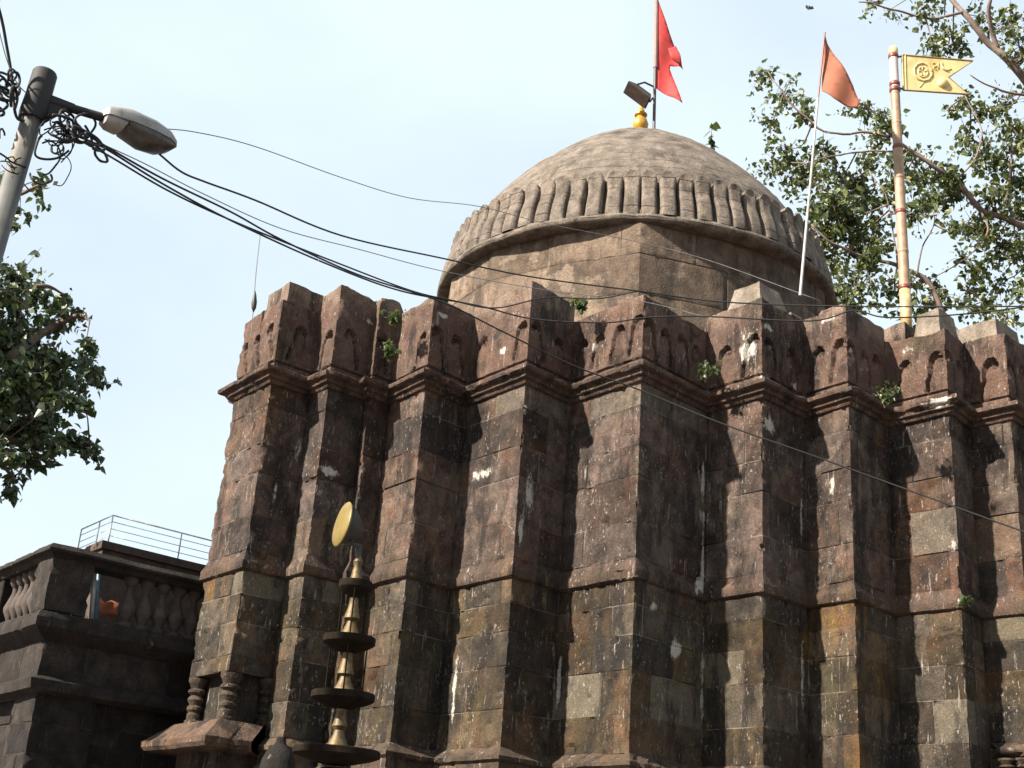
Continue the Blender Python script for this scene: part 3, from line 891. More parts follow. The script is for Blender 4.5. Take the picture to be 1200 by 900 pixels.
for y, m_, rr in ((340, M_DRED, .080), (255, M_DRED, .076), (179, M_DRED, .074), (150, M_WOOD, .068), (215, M_WOOD, .072), (300, M_WOOD, .074), (109, M_DRED, .078), (102, M_DRED, .074), (67, M_DRED, .072)):
    mb = MB(); mb.lathe([(rr * .85, -.035), (rr, -.02), (rr, .02), (rr * .85, .035)], at_y(y), axis, 14); smooth_angle(mb.build('ring', m_, st))
gp = at_y(85); axg = Vector((math.cos(R(4)), math.sin(R(4)), 0)); ng = axg.cross(up)
def gpt(px, py, d=0.0): return Pplane(px, py, gp, ng) - ng * 0 + (-ng if ng.y > 0 else ng) * d
gpoly = [(1057, 65), (1140, 72), (1111, 91), (1134, 111), (1058, 106)]
mb = MB(); fv = [gpt(a, b, .012) for a, b in gpoly] + [gpt(a, b, -.012) for a, b in gpoly]
mb.add(fv, [(0, 1, 2), (0, 2, 4), (2, 3, 4), (5, 7, 6), (5, 9, 7), (7, 9, 8)] + [(i, (i + 1) % 5, (i + 1) % 5 + 5, i + 5) for i in range(5)])
sheet = mb.build('sheet', M_GOLD, st)
mb = MB(); rim = [gpt(a, b, .01) for a, b in gpoly]; mb.tube(rim + [rim[0]], .014, 6)
mb.tube([gpt(1060.5, 65.5, .012), gpt(1061.5, 106, .012)], .012, 6); mb.build('rim', plain('dull gilt rim', (.30, .21, .08), .5, .3), sheet)
mb = MB()
cen = gpt(1081, 85, .015); ux = (gpt(1091, 85.8, .015) - cen); uy = (gpt(1080.6, 75, .015) - cen)
mb.tube([cen + ux * math.cos(2 * math.pi * k / 20) * (1 + .06 * (k % 2)) + uy * math.sin(2 * math.pi * k / 20) * (1 + .06 * (k % 2)) for k in range(21)], .016, 6)
mb.tube([cen + ux * .55 * math.cos(2 * math.pi * k / 14) + uy * .6 * math.sin(2 * math.pi * k / 14) for k in range(15)], .013, 6)
for a in (.4, 1.7, 2.9, 4.2, 5.3): mb.tube([cen + (ux * math.cos(a) + uy * math.sin(a)) * .2, cen + (ux * math.cos(a) + uy * math.sin(a)) * .55], .012, 5)
mb.build('sun_emblem', M_GOLD, sheet, True)
fnv = (-ng if ng.y > 0 else ng)
mb = MB(); c2 = gpt(1104, 98, .0); mb.lathe([(.088, .0), (.080, .03), (.055, .055), (.02, .066), (.003, .068)], c2, fnv, 18); mb.build('boss', M_GOLD, sheet, True)
mb = MB(); mb.tube(curve_pts([gpt(1103, 74, .014), gpt(1104, 80, .014), gpt(1109, 83, .014), gpt(1114, 81, .014)], 5), [.012] * 5 + [.022] * 6 + [.010] * 5, 6); mb.build('crescent', M_GOLD, sheet, True)
mb = MB(); mb.tube(curve_pts([gpt(1092, 75, .014), gpt(1096, 75, .014), gpt(1097, 78, .014), gpt(1093, 80, .014), gpt(1097, 83, .014)], 4), .010, 6); mb.tube([gpt(1099, 74, .014), gpt(1099, 82, .014)], .010, 6)
mb.tube([gpt(1086, 92, .014), gpt(1077, 103, .014)], .007, 5); mb.build('glyph', M_GOLD, sheet, True)
mb = MB(); mb.tube([at_y(68), gpt(1058, 66)], .014, 6); mb.tube([at_y(104), gpt(1059, 105)], .014, 6); mb.build('clip', M_DRED, st)

# thin bent rod with a dark scrap above the left corner
mb = MB(); mb.tube(curve_pts([P(294, 395, 15.6), P(297, 360, 15.6), P(300, 320, 15.6), P(305, 275, 15.6)], 5), .006, 5)
rod = thing('thin_rod', P(294, 395, 15.6), 'thin grey rod with a small dark scrap behind the left corner of the temple', 'rod')
mb.build('rod', M_WIREG, rod)
mb = MB(); mb.lathe([(.004, 0), (.03, .06), (.035, .14), (.02, .24), (.004, .3)], P(297, 366, 15.58), P(299.5, 336, 15.58) - P(297, 366, 15.58), 8); mb.build('scrap', M_GREYM, rod, True)

# ------------------------------------------------------------------ pavilion on the left with balustrade
zT = (P(60, 634, 15.6)).z
cp = P(60, 634, 15.6); cp2 = Vector((cp.x, cp.y))
pav = thing('stone_pavilion', (cp2.x, cp2.y, 0), 'low dark stone pavilion with balustraded roof left of the temple', 'pavilion')
PN = [cp2 + dL * 7 , cp2, cp2 + dR * 4.2]
pm_ = [seg_n(PN[0], PN[1]), None, seg_n(PN[1], PN[2])]
a_, b_ = pm_[0], pm_[2]; pm_[1] = (a_ + b_) / (1 + a_.dot(b_))
pl = Line([0, 1, 2], PN, pm_)
def zpx(y, off=0.0):           # height of a photo row on the corner line
    return P(62, y, 15.6).z
zs_ = {k: zpx(y) for k, y in dict(t=634, ct=650, rb=655, bb=712, cb=740, fb=790, lb=806).items()}
inset = -.24
out = new_out(); zt = zs_['t']
cop_prof = [(inset - .30, zs_['ct'] + .02), (-.10, zs_['ct'] - .0), (-.06, zs_['ct'] + .05), (.0, zs_['ct'] + .07), (.0, zt - .06), (-.05, zt), (inset - .30, zt + .05)]
sweep(pl, cop_prof, out=out, amp=.012, closed=True, step=.08); cop = wall_obj('coping', out, M_DARK, pav, 30)
out = new_out()
bc = [(inset, zs_['bb'] + .0), (-.06, zs_['bb'] - .02), (-.02, zs_['bb'] - .10), (-.02, zs_['cb'] + .07), (-.12, zs_['cb']), (-.22, zs_['cb'] - .06)]
bc = [(-.8, zs_['bb'])] + bc
sweep(pl, bc[::-1], out=out, amp=.012, step=.08); wall_obj('cornice', out, M_DARK, pav, 30)
out = new_out(); block_wall(pl, [zs_['fb'], zs_['cb'] - .05], -.22, .006, rnd, step=.09, bw=(.9, 1.5), out=out); wall_obj('frieze', out, M_DARK, pav)
out = new_out(); lc = [(-.30, zs_['lb'] - .04), (-.14, zs_['lb']), (-.13, zs_['fb'] - .03), (-.20, zs_['fb'] + .01), (-.23, zs_['fb'] + .02)]
sweep(pl, lc, out=out, amp=.012, step=.08); wall_obj('string_course', out, M_DARK, pav, 30)
out = new_out(); block_wall(pl, make_courses(0, zs_['lb'], [.20, .17, .22]), -.42, .006, rnd, step=.10, bw=(.3, .55), out=out); wall_obj('wall', out, M_DARK, pav)
def pav_pier(u0, u1, z0, z1, off, dep, name, par):
    mb = MB(); q0 = pl.pos(u0, z0, 0, off); q1 = pl.pos(u1, z0, 0, off)
    ax = (q1 - q0); L = ax.length; ax.normalize(); n = Vector((ax.y, -ax.x, 0)); h = (z1 - z0) / 2
    mb.box((q0 + q1) / 2 - n * dep / 2 + up * h, ax, n, up, L / 2, dep / 2, h)
    return bevel(mb.build(name, M_DARK, par), .015)
U1 = pl.u[1]
# corner pier of the balustrade (square, on the corner) and the shaft under it
def corner_block(s, z0, z1, off, name, par, hs, amp=.005):
    k = PN[1] + pm_[1] * off; q = [k + dR * s + dL * s, k + dL * s, k, k + dR * s, k + dR * s + dL * s * .9]
    m = []
    for i in range(5):
        if i in (0, 4): m.append(seg_n(q[0], q[1]) if i == 0 else seg_n(q[3], q[4])); continue
        a, b = seg_n(q[i - 1], q[i]), seg_n(q[i], q[i + 1]); m.append((a + b) / (1 + a.dot(b)))
    out = new_out(); block_wall(Line(range(5), q, m), make_courses(z0, z1, hs), 0, amp, rnd, step=.06, bw=(.4, .7), out=out, groove=.008)
    return wall_obj(name, out, M_DARK, par)
corner_block(.52, zs_['bb'], zs_['ct'] + .03, -.10, 'pedestal', pav, [9])
corner_block(.75, 0, zs_['lb'] + .01, -.28, 'corner_shaft', pav, [.40, .34, .44])
pav_pier(U1 + 2.3, U1 + 2.75, zs_['bb'], zs_['ct'] + .03, -.12, .4, 'pedestal', pav)
pav_pier(U1 - 2.2, U1 - 1.8, zs_['bb'], zs_['ct'] + .03, -.12, .4, 'pedestal', pav)
hb = zs_['ct'] - zs_['bb']
def baluster(u, parent, name='baluster'):
    q = pl.pos(u, zs_['bb'], 0, -.26); mb = MB()
    pr = [(.075, 0), (.075, .07), (.04, .10), (.05, .16), (.085, .30), (.09, .38), (.06, .55), (.036, .70), (.035, .80), (.06, .86), (.075, .92), (.075, 1.02)]
    mb.lathe([(r * 1.2, h * hb) for r, h in pr], q, sides=14); o = mb.build(name, M_BAL, parent); smooth_angle(o, 40); return o
M_BAL = plain('worn baluster stone', (.062, .046, .038), .9, 0, .35, 9, (.04, .03, .025), .4)
for k in range(9): 
    u = U1 + .98 + k * .235
    if u < U1 + 2.25: baluster(u, pav)
for k in range(8): baluster(U1 - .66 - k * .225, pav)
# things glimpsed between the balusters
q = pl.pos(U1 + .66, 0, 0, -.75)
o = MB(); o.tube([P(107, 725, 16.4), P(112, 655, 16.4)], .028, 10); tag(o.build('pipe', M_WPVC, None, True), 'white upright plastic pipe behind the balustrade of the dark pavilion', 'pipe')
o = MB(); o.tube([P(113, 725, 16.55), P(116, 655, 16.55)], .022, 10); tag(o.build('pipe', M_BLUEP, None, True), 'dull blue upright pipe just right of the white one behind the balustrade', 'pipe')
for (x0, y0, x1, y1, lab) in ((112, 700, 138, 719, 'bright orange cloth hung low behind the pavilion balusters'), (97, 664, 110, 676, 'small orange scrap of cloth under the coping beside the white pipe')):
    rg = 16.9; pc = P(x0, y1, rg); ax3 = (P(x1, y1, rg) - pc); wd = ax3.length; ax3.z = 0; ax3.normalize(); hh = (P(x0, y0, rg) - pc).length
    n3 = ax3.cross(up)
    ob = cloth([(0, 0), (wd, -.02), (wd * .95, hh * .8), (wd * .6, hh * .95), (wd * .3, hh * .7), (.02, hh)], pc, ax3, up, n3, lambda x, y: .03 * math.sin(25 * x), 'cloth', M_ORNG, None, .01, step=.06)
    tag(ob, lab, 'cloth')
# block of masonry behind, with a pipe railing
rb = P(122, 634, 19.0); rb2 = Vector((rb.x, rb.y)); zr = rb.z
blk_ = thing('rooftop_block', (rb.x, rb.y, 0), 'plain brown masonry roof block with thin pipe railing behind the pavilion', 'roof block')
RN = [rb2 + dL * 4, rb2, rb2 + dR * 5]; rm = [seg_n(RN[0], RN[1]), None, seg_n(RN[1], RN[2])]; rm[1] = (rm[0] + rm[2]) / (1 + rm[0].dot(rm[2]))
rl = Line([0, 1, 2], RN, rm)
out = new_out(); sweep(rl, [(0, 0), (0, zr - .12), (.04, zr - .11), (.04, zr), (-.3, zr + .01), (-3, zr + .01)], out=out, amp=.004, step=.15); wall_obj('wall', out, M_BRICK, blk_, 30)
ztop = P(130, 606, 19.3).z
rail = thing('railing', (rb.x, rb.y, zr), None, None); attach(rail, blk_)
off = -.10; u_end = rl.u[2]; u0_ = rl.u[1] - 1.25
for fz in (.98, .76, .52, .28):
    z = zr + (ztop - zr) * fz; mb = MB()
    mb.tube([rl.pos(u0_, z, 0, off), rl.pos(rl.u[1], z, 0, off), rl.pos(u_end, z, 0, off)], .011 if fz > .9 else .006, 6); mb.build('rail', M_RAIL, rail, True)
for u in (u0_, rl.u[1] - .5, rl.u[1], rl.u[1] + 1.15, rl.u[1] + 2.3, rl.u[1] + 3.4, rl.u[1] + 4.6):
    mb = MB(); a = rl.pos(u, zr, 0, off); mb.tube([a, Vector((a.x, a.y, zr + (ztop - zr) * .98))], .010, 6); mb.build('post', M_RAIL, rail, True)

# ------------------------------------------------------------------ brass oil lamp standing before the wall
rgS = 10.0
def S(y): return P(411 - (y - 655) * .0745, y, rgS)
base_s = S(893)
samai = thing('oil_lamp', (base_s.x, base_s.y, 0), 'tall tiered brass oil lamp with yellow disc standing before the temple wall', 'oil lamp')
mpp = (P(500, 770, rgS) - P(400, 770, rgS)).length / 100.0
def spool(y0, y1, prof, name, mat):
    """prof = [(half width px, fraction)] from top y0 to bottom y1"""
    a, b = S(y1), S(y0); a = Vector((base_s.x, base_s.y, a.z)); h = b.z - a.z
    mb = MB(); mb.lathe([(r * mpp, (1 - f) * h) for r, f in reversed(prof)], a, sides=28); return smooth_angle(mb.build(name, mat, samai), 38)
def dish(y, hw, name='dish'):
    spool(y - 9, y + 12, [(4, 0), (hw * .80, .04), (hw * .98, .08), (hw, .14), (hw, .46), (hw * .93, .54), (hw * .80, .66), (hw * .55, .82), (hw * .34, .95), (6, 1)], name, M_BRASSD)
dish(688, 20); dish(753, 31); dish(819, 37); dish(885, 50)
spool(650, 682, [(2.5, 0), (4, .1), (6, .25), (4.5, .4), (6, .6), (7, .8), (8, 1)], 'stem', M_BRASS)
spool(695, 746, [(6, 0), (5, .1), (6, .3), (9, .52), (9.5, .58), (5, .64), (6, .7), (9, .85), (12.5, .97), (13, 1)], 'stem', M_BRASS)
spool(762, 812, [(7, 0), (5.5, .1), (7, .3), (9.5, .50), (10, .56), (6, .62), (7, .7), (10, .85), (13.5, .96), (14, 1)], 'stem', M_BRASS)
spool(828, 878, [(7, 0), (5.5, .12), (7, .32), (9, .46), (6, .56), (7, .68), (10, .8), (13, .95), (14, 1)], 'stem', M_BRASS)
a = S(897).z
mb = MB(); mb.lathe([(.26, 0), (.26, .12), (.16, .2), (.10, .4), (.09, a - .3), (.14, a - .1), (.1, a - .02)], Vector((base_s.x, base_s.y, 0)), sides=28); smooth_angle(mb.build('pedestal', M_BRASSD, samai))
for y0, y1, hw in ((690, 750, 17), (755, 816, 25)):
    for k in range(3):
        an = R(35 + 120 * k); mb = MB()
        t_, b__ = S(y0).z, S(y1).z
        c1 = Vector((base_s.x + math.cos(an) * hw * mpp, base_s.y + math.sin(an) * hw * mpp, 0))
        mb.tube([c1 + up * t_, c1 + up * b__], .006, 5); mb.build('chain', M_BRASSD, samai)
# disc with its dark tapering body
dc_ = P(401, 614, rgS); dax = Vector((-.88, -.42, .12)).normalized()
mb = MB(); mb.lathe([(.003, .022), (.10, .020), (.172, .010), (.182, 0), (.176, -.012)], dc_, dax, 32); dd = smooth_angle(mb.build('disc', M_DISC, samai), 50)
mb = MB(); mb.lathe([(.170, -.014), (.150, -.05), (.11, -.10), (.06, -.15), (.02, -.18)], dc_, (dax + Vector((0, 0, .12))).normalized(), 28); smooth_angle(mb.build('disc_body', M_GREYM, samai), 50)
mb = MB(); mb.tube([Vector((base_s.x, base_s.y, S(655).z)), Vector((base_s.x, base_s.y, S(640).z)), dc_ - dax * .05 - up * .12], .022, 8); mb.build('neck', M_GREYM, samai)

# stone knob beside the corner pier
kb = P(326, 895, 13.4); knob = MB()
hk = P(326, 864, 13.4).z; rk = .155
knob.lathe([(.2, 0), (.2, hk - .75), (.15, hk - .7), (.14, hk - .42), (.20, hk - .40), (.20, hk - .36), (.175, hk - .30), (.165, hk - .22), (.13, hk - .14), (.07, hk - .08), (.05, hk - .05), (.045, hk), (.0, hk + .01)], Vector((kb.x, kb.y, 0)), sides=24)
tag(smooth_angle(knob.build('stone_finial', M_DARK), 40), 'small dark domed stone post at the foot of the left corner pier', 'stone post')

# ------------------------------------------------------------------ street lamp
rgL = 9.0
p1 = P(37.5, 138, rgL); p2 = P(-16, 319, rgL)
dirp = (p1 - p2).normalized(); ground_pt = p1 - dirp * (p1.z / dirp.z)
lamp = thing('street_lamp', ground_pt, 'leaning grey street lamp pole with black cap and cobra head lamp', 'street lamp')
mb = MB(); mb.tube([ground_pt, p1 + dirp * .05], [.105, .072], 20); mb.build('pole', M_GALV, lamp, True)
capb = P(35, 143, rgL); capt = P(48, 88, rgL); ca = (p1 + dirp * .38)
mb = MB(); mb.tube([p1 - dirp * .02, p1 + dirp * .03, p1 + dirp * .18, p1 + dirp * .385, p1 + dirp * .40], [.092, .100, .092, .090, .082], 20); smooth_angle(mb.build('cap', M_BLACK, lamp), 50)
aj = p1 + dirp * .17; a0 = Vector((aj.x, aj.y, aj.z)); ae = Pz(128, 140, aj.z - .0)
mb = MB(); mb.tube([a0, ae], .034, 12); smooth_angle(mb.build('arm', M_BLACK, lamp), 50)
mb = MB(); dv = (ae - a0).normalized(); mb.add([p1 + dirp * .10 + dv * .06, p1 + dirp * .22 + dv * .06, a0 + dv * .26 + up * .03, p1 - dirp * .02 + dv * .08], [(0, 1, 2, 3)])
o = mb.build('gusset', M_BLACK, lamp); s_ = o.modifiers.new('t', 'SOLIDIFY'); s_.thickness = .05; s_.offset = 0
le = Pz(203, 176, aj.z + .02); la = (le - ae); LL = la.length + .05; la.normalize(); la0 = ae - la * .06
sx = la.cross(up).normalized(); su = sx.cross(la).normalized()
def loft(secs, name, mat, half):
    V = []; F = []; n = 13
    for t, wd, hh, zc in secs:
        for k in range(n):
            a = math.pi * k / (n - 1)
            ca_, sa_ = math.cos(a), math.sin(a)
            e = .6
            x = math.copysign(abs(ca_) ** e, ca_) * wd; y = (abs(sa_) ** e) * hh * (1 if half > 0 else -1)
            V.append(la0 + la * (t * LL) + sx * x + su * (y + zc))
    for i in range(len(secs) - 1):
        for k in range(n - 1):
            f = (i * n + k, i * n + k + 1, (i + 1) * n + k + 1, (i + 1) * n + k); F.append(f if half < 0 else tuple(reversed(f)))
        F.append((i * n, (i + 1) * n, (i + 1) * n + n - 1, i * n + n - 1))
    F.append(tuple(range(n))); F.append(tuple((len(secs) - 1) * n + k for k in reversed(range(n))))
    o = mesh_obj(name, V, F, mat, lamp, True); o.data.set_sharp_from_angle(angle=R(45)); return o
loft([(0, .05, .05, 0), (.04, .085, .085, 0), (.16, .10, .11, 0), (.30, .13, .13, 0), (.62, .15, .125, 0), (.84, .14, .095, 0), (.96, .10, .055, 0), (1, .06, .03, 0)], 'housing', M_HOUS, 1)
loft([(.02, .06, .06, -.003), (.10, .085, .075, -.003), (.24, .095, .07, -.003), (.27, .10, .03, -.003)], 'gear_cover', M_HOUS, -1)
loft([(.28, .11, .03, -.003), (.33, .125, .055, -.003), (.60, .142, .085, -.003), (.84, .13, .065, -.003), (.95, .09, .03, -.003)], 'diffuser', M_LENS, -1)

# ------------------------------------------------------------------ cables
def wire(pts, rad, label, mat=M_CABLE, group=None, cat='cable', name='cable', seed=0):
    c = curve_pts([P(*q) for q in pts], 8)
    mb = MB(); mb.tube(c, rad, 6); o = mb.build(name, mat, None, True); tag(o, label, cat, group); return o
g_w = 'cables strung from the lamp post'
wire([(186, 180, 9.3), (212, 201, 9.5), (240, 213, 9.8), (300, 235, 10.3), (400, 276, 11.2), (520, 303, 12.3), (620, 324, 13), (748, 341, 13.4), (850, 354, 13.6), (1000, 359, 13.7), (1230, 359, 13.8)], .0085, 'black cable running level just under the dome base to the right edge', group=g_w)
wire([(92, 160, 9.1), (125, 175, 9.2), (190, 215, 9.6), (270, 258, 10.2), (380, 308, 11.3), (470, 341, 12.2), (560, 358, 13), (626, 374, 13.2), (710, 378, 13.3), (760, 372, 13.4), (830, 371, 13.5), (950, 376, 13.6), (1000, 364, 13.7), (1040, 372, 13.7), (1130, 368, 13.8), (1230, 356, 13.9)], .0085, 'black cable sagging along the parapet tops below the straighter one', group=g_w)
wire([(90, 150, 9.1), (125, 172, 9.15), (190, 209, 9.5), (270, 248, 10.1), (330, 281, 10.6), (420, 322, 11.5), (518, 354, 12.4), (590, 389, 12.8), (671, 428, 13.2), (752, 458, 13.45), (845, 496, 13.5), (947, 532, 13.6), (1047, 568, 13.7), (1230, 634, 13.8)], .0085, 'black cable slanting down across the temple wall to the lower right', group=g_w)
wire([(100, 168, 9.1), (130, 184, 9.2), (200, 225, 9.7), (280, 262, 10.3), (390, 306, 11.4), (480, 340, 12.3), (530, 352, 12.7), (580, 361, 13.0), (640, 349, 13.4), (700, 350, 13.5), (748, 341, 13.5)], .008, 'thin black cable twisted beside the thicker pair and ending at the middle pier', group=g_w)
wire([(118, 168, 9.15), (170, 192, 9.5), (240, 228, 10.0), (330, 268, 10.9), (420, 292, 11.8), (520, 318, 12.9), (640, 340, 13.5), (745, 352, 13.6), (830, 372, 13.6)], .0045, 'thin grey wire sagging between the black cables over the sky', M_WIREG, g_w)
wire([(180, 150, 9.4), (230, 155, 9.9), (300, 172, 10.8), (400, 208, 12.2), (480, 232, 13.2), (562, 242, 14.2), (640, 262, 15.2), (745, 283, 16.1), (830, 305, 16.3), (960, 352, 16.2)], .0048, 'faint grey wire from the lamp head passing over the dome drum', M_WIREG, g_w)
wire([(-20, -50, 8.6), (0, 15, 8.8), (8, 55, 8.9), (13, 85, 8.95), (16, 120, 8.95), (20, 138, 8.95), (30, 142, 8.95)], .012, 'black cable dropping from the top left corner to the pole cap', group=g_w)
wire([(-5, 20, 8.8), (8, 70, 8.9), (22, 100, 8.95), (45, 120, 9.0)], .004, 'fine grey wire beside the cable dropping from the top left corner', M_WIREG, g_w)
wire([(-20, 175, 8.6), (-4, 178, 8.7), (8, 185, 8.8), (14, 190, 8.85), (30, 196, 8.95)], .007, 'short thin cable tied round the pole at the left edge', group=g_w)
def loops(name, label, specs, seed):
    rn = random.Random(seed); mb = MB()
    for px, py, rx, ry, rot, rad, arc in specs:
        pts = []; a0 = rn.uniform(0, 6.28); n = 22
        rgv = 8.95 + rn.uniform(-.12, .12)
        for k in range(n + 1):
            a = a0 + arc * 6.283 * k / n; ex = rx * math.cos(a) * (1 + .12 * math.sin(3 * a + seed)); ey = ry * math.sin(a)
            x = px + ex * math.cos(rot) - ey * math.sin(rot); y = py + ex * math.sin(rot) + ey * math.cos(rot)
            pts.append(P(x, y, rgv + .10 * math.sin(a * 1.3 + rot)))
        mb.tube(pts, rad, 6)
    return tag(mb.build(name, M_CABLE, None, True), label, 'cable tangle')
sp = [(82, 147, 8, 20, -.5, .011, .9), (99, 147, 12, 14, .2, .009, .95), (74, 150, 22, 13, .4, .011, .7), (88, 158, 16, 7, .5, .012, .9), (110, 167, 14, 6, .75, .011, .95), (118, 182, 10, 5, .9, .010, .95), (70, 143, 12, 11, .9, .006, .9),
      (62, 170, 22, 16, 2.8, .009, .55), (55, 185, 14, 20, .3, .007, .6), (74, 174, 9, 22, .5, .005, .6), (66, 150, 16, 20, 1.2, .006, .5), (92, 152, 20, 9, .9, .010, .8), (100, 160, 18, 5, .6, .012, .9), (47, 205, 14, 10, .6, .008, .55), (72, 200, 10, 18, .2, .004, .6), (60, 160, 26, 10, -.3, .006, .5)]
rn = random.Random(4)
for k in range(10): sp.append((rn.uniform(55, 100), rn.uniform(135, 175), rn.uniform(6, 16), rn.uniform(4, 10), rn.uniform(0, 3), rn.choice((.005, .007, .009)), rn.uniform(.5, 1)))
loops('cable_tangle', 'black tangle of cable loops hanging under the street lamp arm', sp, 3)
sp = [(6, 97, 8, 14, -.6, .010, .95), (15, 96, 7, 12, .4, .010, .95), (3, 110, 12, 7, .5, .012, .9), (12, 108, 9, 12, 1.1, .010, .9), (0, 122, 8, 8, .2, .011, .9), (8, 104, 14, 6, .9, .009, .9), (-6, 130, 10, 6, .3, .011, .9), (14, 88, 5, 7, 0, .008, 1), (-4, 100, 12, 12, .9, .010, .9), (2, 158, 3, 7, 0, .008, .6), (16, 115, 4, 14, 0, .010, .8)]
loops('cable_tangle', 'black coil of cable bunched left of the pole cap at the photo edge', sp, 8)
sp = [(16, 190, 9, 6, .3, .005, .95), (20, 196, 8, 7, 1.0, .005, .9), (12, 196, 12, 5, .5, .005, .9), (25, 190, 7, 5, .1, .006, .9)]
loops('cable_tangle', 'thin rusty wire wound around the grey lamp pole', sp, 11)

# ------------------------------------------------------------------ trees
def leaves(name, spots, size, mat, parent, rn, toner=None):
    V = []; F = []; T = []
    for c, spread in spots:
        s = size * rn.uniform(.5, 1.4)
        d = Vector((rn.gauss(0, 1), rn.gauss(0, 1), rn.gauss(-.9, .8)))
        d.normalize(); sd_ = d.cross(Vector((rn.gauss(0, 1), rn.gauss(0, 1), rn.gauss(0, .6)))); 
        if sd_.length < .05: sd_ = d.orthogonal()
        sd_.normalize(); nn_ = d.cross(sd_)
        k = len(V); f = rn.uniform(.05, .16)
        w_ = s * rn.uniform(.34, .48)
        V += [c, c + d * s * .28 + sd_ * w_ + nn_ * f * s, c + d * s * .62 + sd_ * w_ * .72 + nn_ * f * s * .8, c + d * s * 1.12 - nn_ * f * s * .6, c + d * s * .62 - sd_ * w_ * .72 + nn_ * f * s * .8, c + d * s * .28 - sd_ * w_ + nn_ * f * s, c + d * s * .5]
        F += [(k, k + 1, k + 6), (k + 1, k + 2, k + 6), (k + 2, k + 3, k + 6), (k + 3, k + 4, k + 6), (k + 4, k + 5, k + 6), (k + 5, k, k + 6)]
        t = min(1, max(0, rn.gauss(.45, .22))); T += [t] * 6
    return mesh_obj(name, V, F, mat, parent, False, {'tone': ('FACE', T)})

rn = random.Random(31)
tb = P(1330, 480, 27.0); tr_base = Vector((tb.x, tb.y, 0))
tree = thing('peepal_tree', tr_base, 'tall peepal tree with sparse heart shaped leaves behind the right piers', 'tree')
BR = [  # (pixel path with distance, start width, end width)
    ([(1330, 330, 27), (1270, 210, 26.5), (1215, 112, 26), (1190, 82, 25.6), (1172, 62, 25.4), (1150, 42, 25.2), (1125, 12, 25), (1100, -20, 25)], .12, .045),
    ([(1172, 62, 25.4), (1160, 20, 25), (1168, -20, 24.6)], .06, .035),
    ([(1128, 14, 25), (1085, 19, 24.6), (1045, 9, 24.2), (1005, 1, 23.8)], .035, .014),
    ([(1330, 420, 27), (1240, 480, 26), (1160, 440, 25.2), (1112, 375, 25), (1092, 337, 24.8), (1070, 318, 24.6), (1040, 307, 24.3), (1005, 300, 24), (975, 285, 23.7), (950, 262, 23.5)], .09, .016),
    ([(1330, 350, 27), (1250, 292, 26.2), (1190, 262, 25.5), (1150, 243, 25), (1120, 213, 24.6), (1085, 188, 24.2), (1048, 165, 24), (1030, 140, 23.8), (1012, 120, 23.6)], .085, .016),
    ([(1040, 160, 24), (1010, 156, 23.8), (965, 154, 23.5), (925, 118, 23.3), (898, 84, 23.2)], .034, .010),
    ([(1060, 178, 24.2), (1020, 178, 24), (975, 184, 23.8), (930, 196, 23.6)], .026, .008),
    ([(1215, 112, 26), (1185, 108, 25.6), (1160, 100, 25.3), (1135, 84, 25)], .035, .012),
    ([(1075, 320, 24.6), (1082, 290, 24.5), (1096, 265, 24.4), (1100, 245, 24.4)], .02, .008),
    ([(1050, 310, 24.3), (1048, 275, 24.3), (1040, 240, 24.2), (1020, 200, 24.1)], .022, .008),
    ([(1190, 262, 25.5), (1180, 225, 25.3), (1188, 180, 25.3), (1180, 145, 25.3)], .04, .012),
    ([(1150, 243, 25), (1160, 270, 25), (1150, 290, 25), (1130, 305, 25)], .026, .01),
    ([(1240, 480, 26), (1190, 400, 25.6), (1160, 360, 25.4), (1135, 340, 25.2)], .05, .012),
    ([(1120, 213, 24.6), (1140, 190, 24.6), (1150, 150, 24.6), (1130, 112, 24.6)], .024, .008),
]
mb = MB(); brpts = []
for path, r0, r1 in BR:
    c = curve_pts([P(*q) for q in path], 6)
    c = [q + Vector((nz(q, 1.1, 2, 3), nz(q, 1.1, 2, 5), nz(q, 1.1, 2, 7))) * .08 for q in c]
    n = len(c); mb.tube(c, [r0 + (r1 - r0) * i / (n - 1) for i in range(n)], 8); brpts += c
mb.build('limbs', M_PBARK, tree, True)
mb = MB(); top = P(1330, 340, 27)
mb.tube(curve_pts([tr_base, tr_base + Vector((.1, .2, 2.5)), tr_base + Vector((-.1, .1, 5.5)), top + Vector((.05, 0, -1)), top], 6), [.62 - .018 * i for i in range(25)], 14); mb.build('trunk', M_BARK, tree, True)
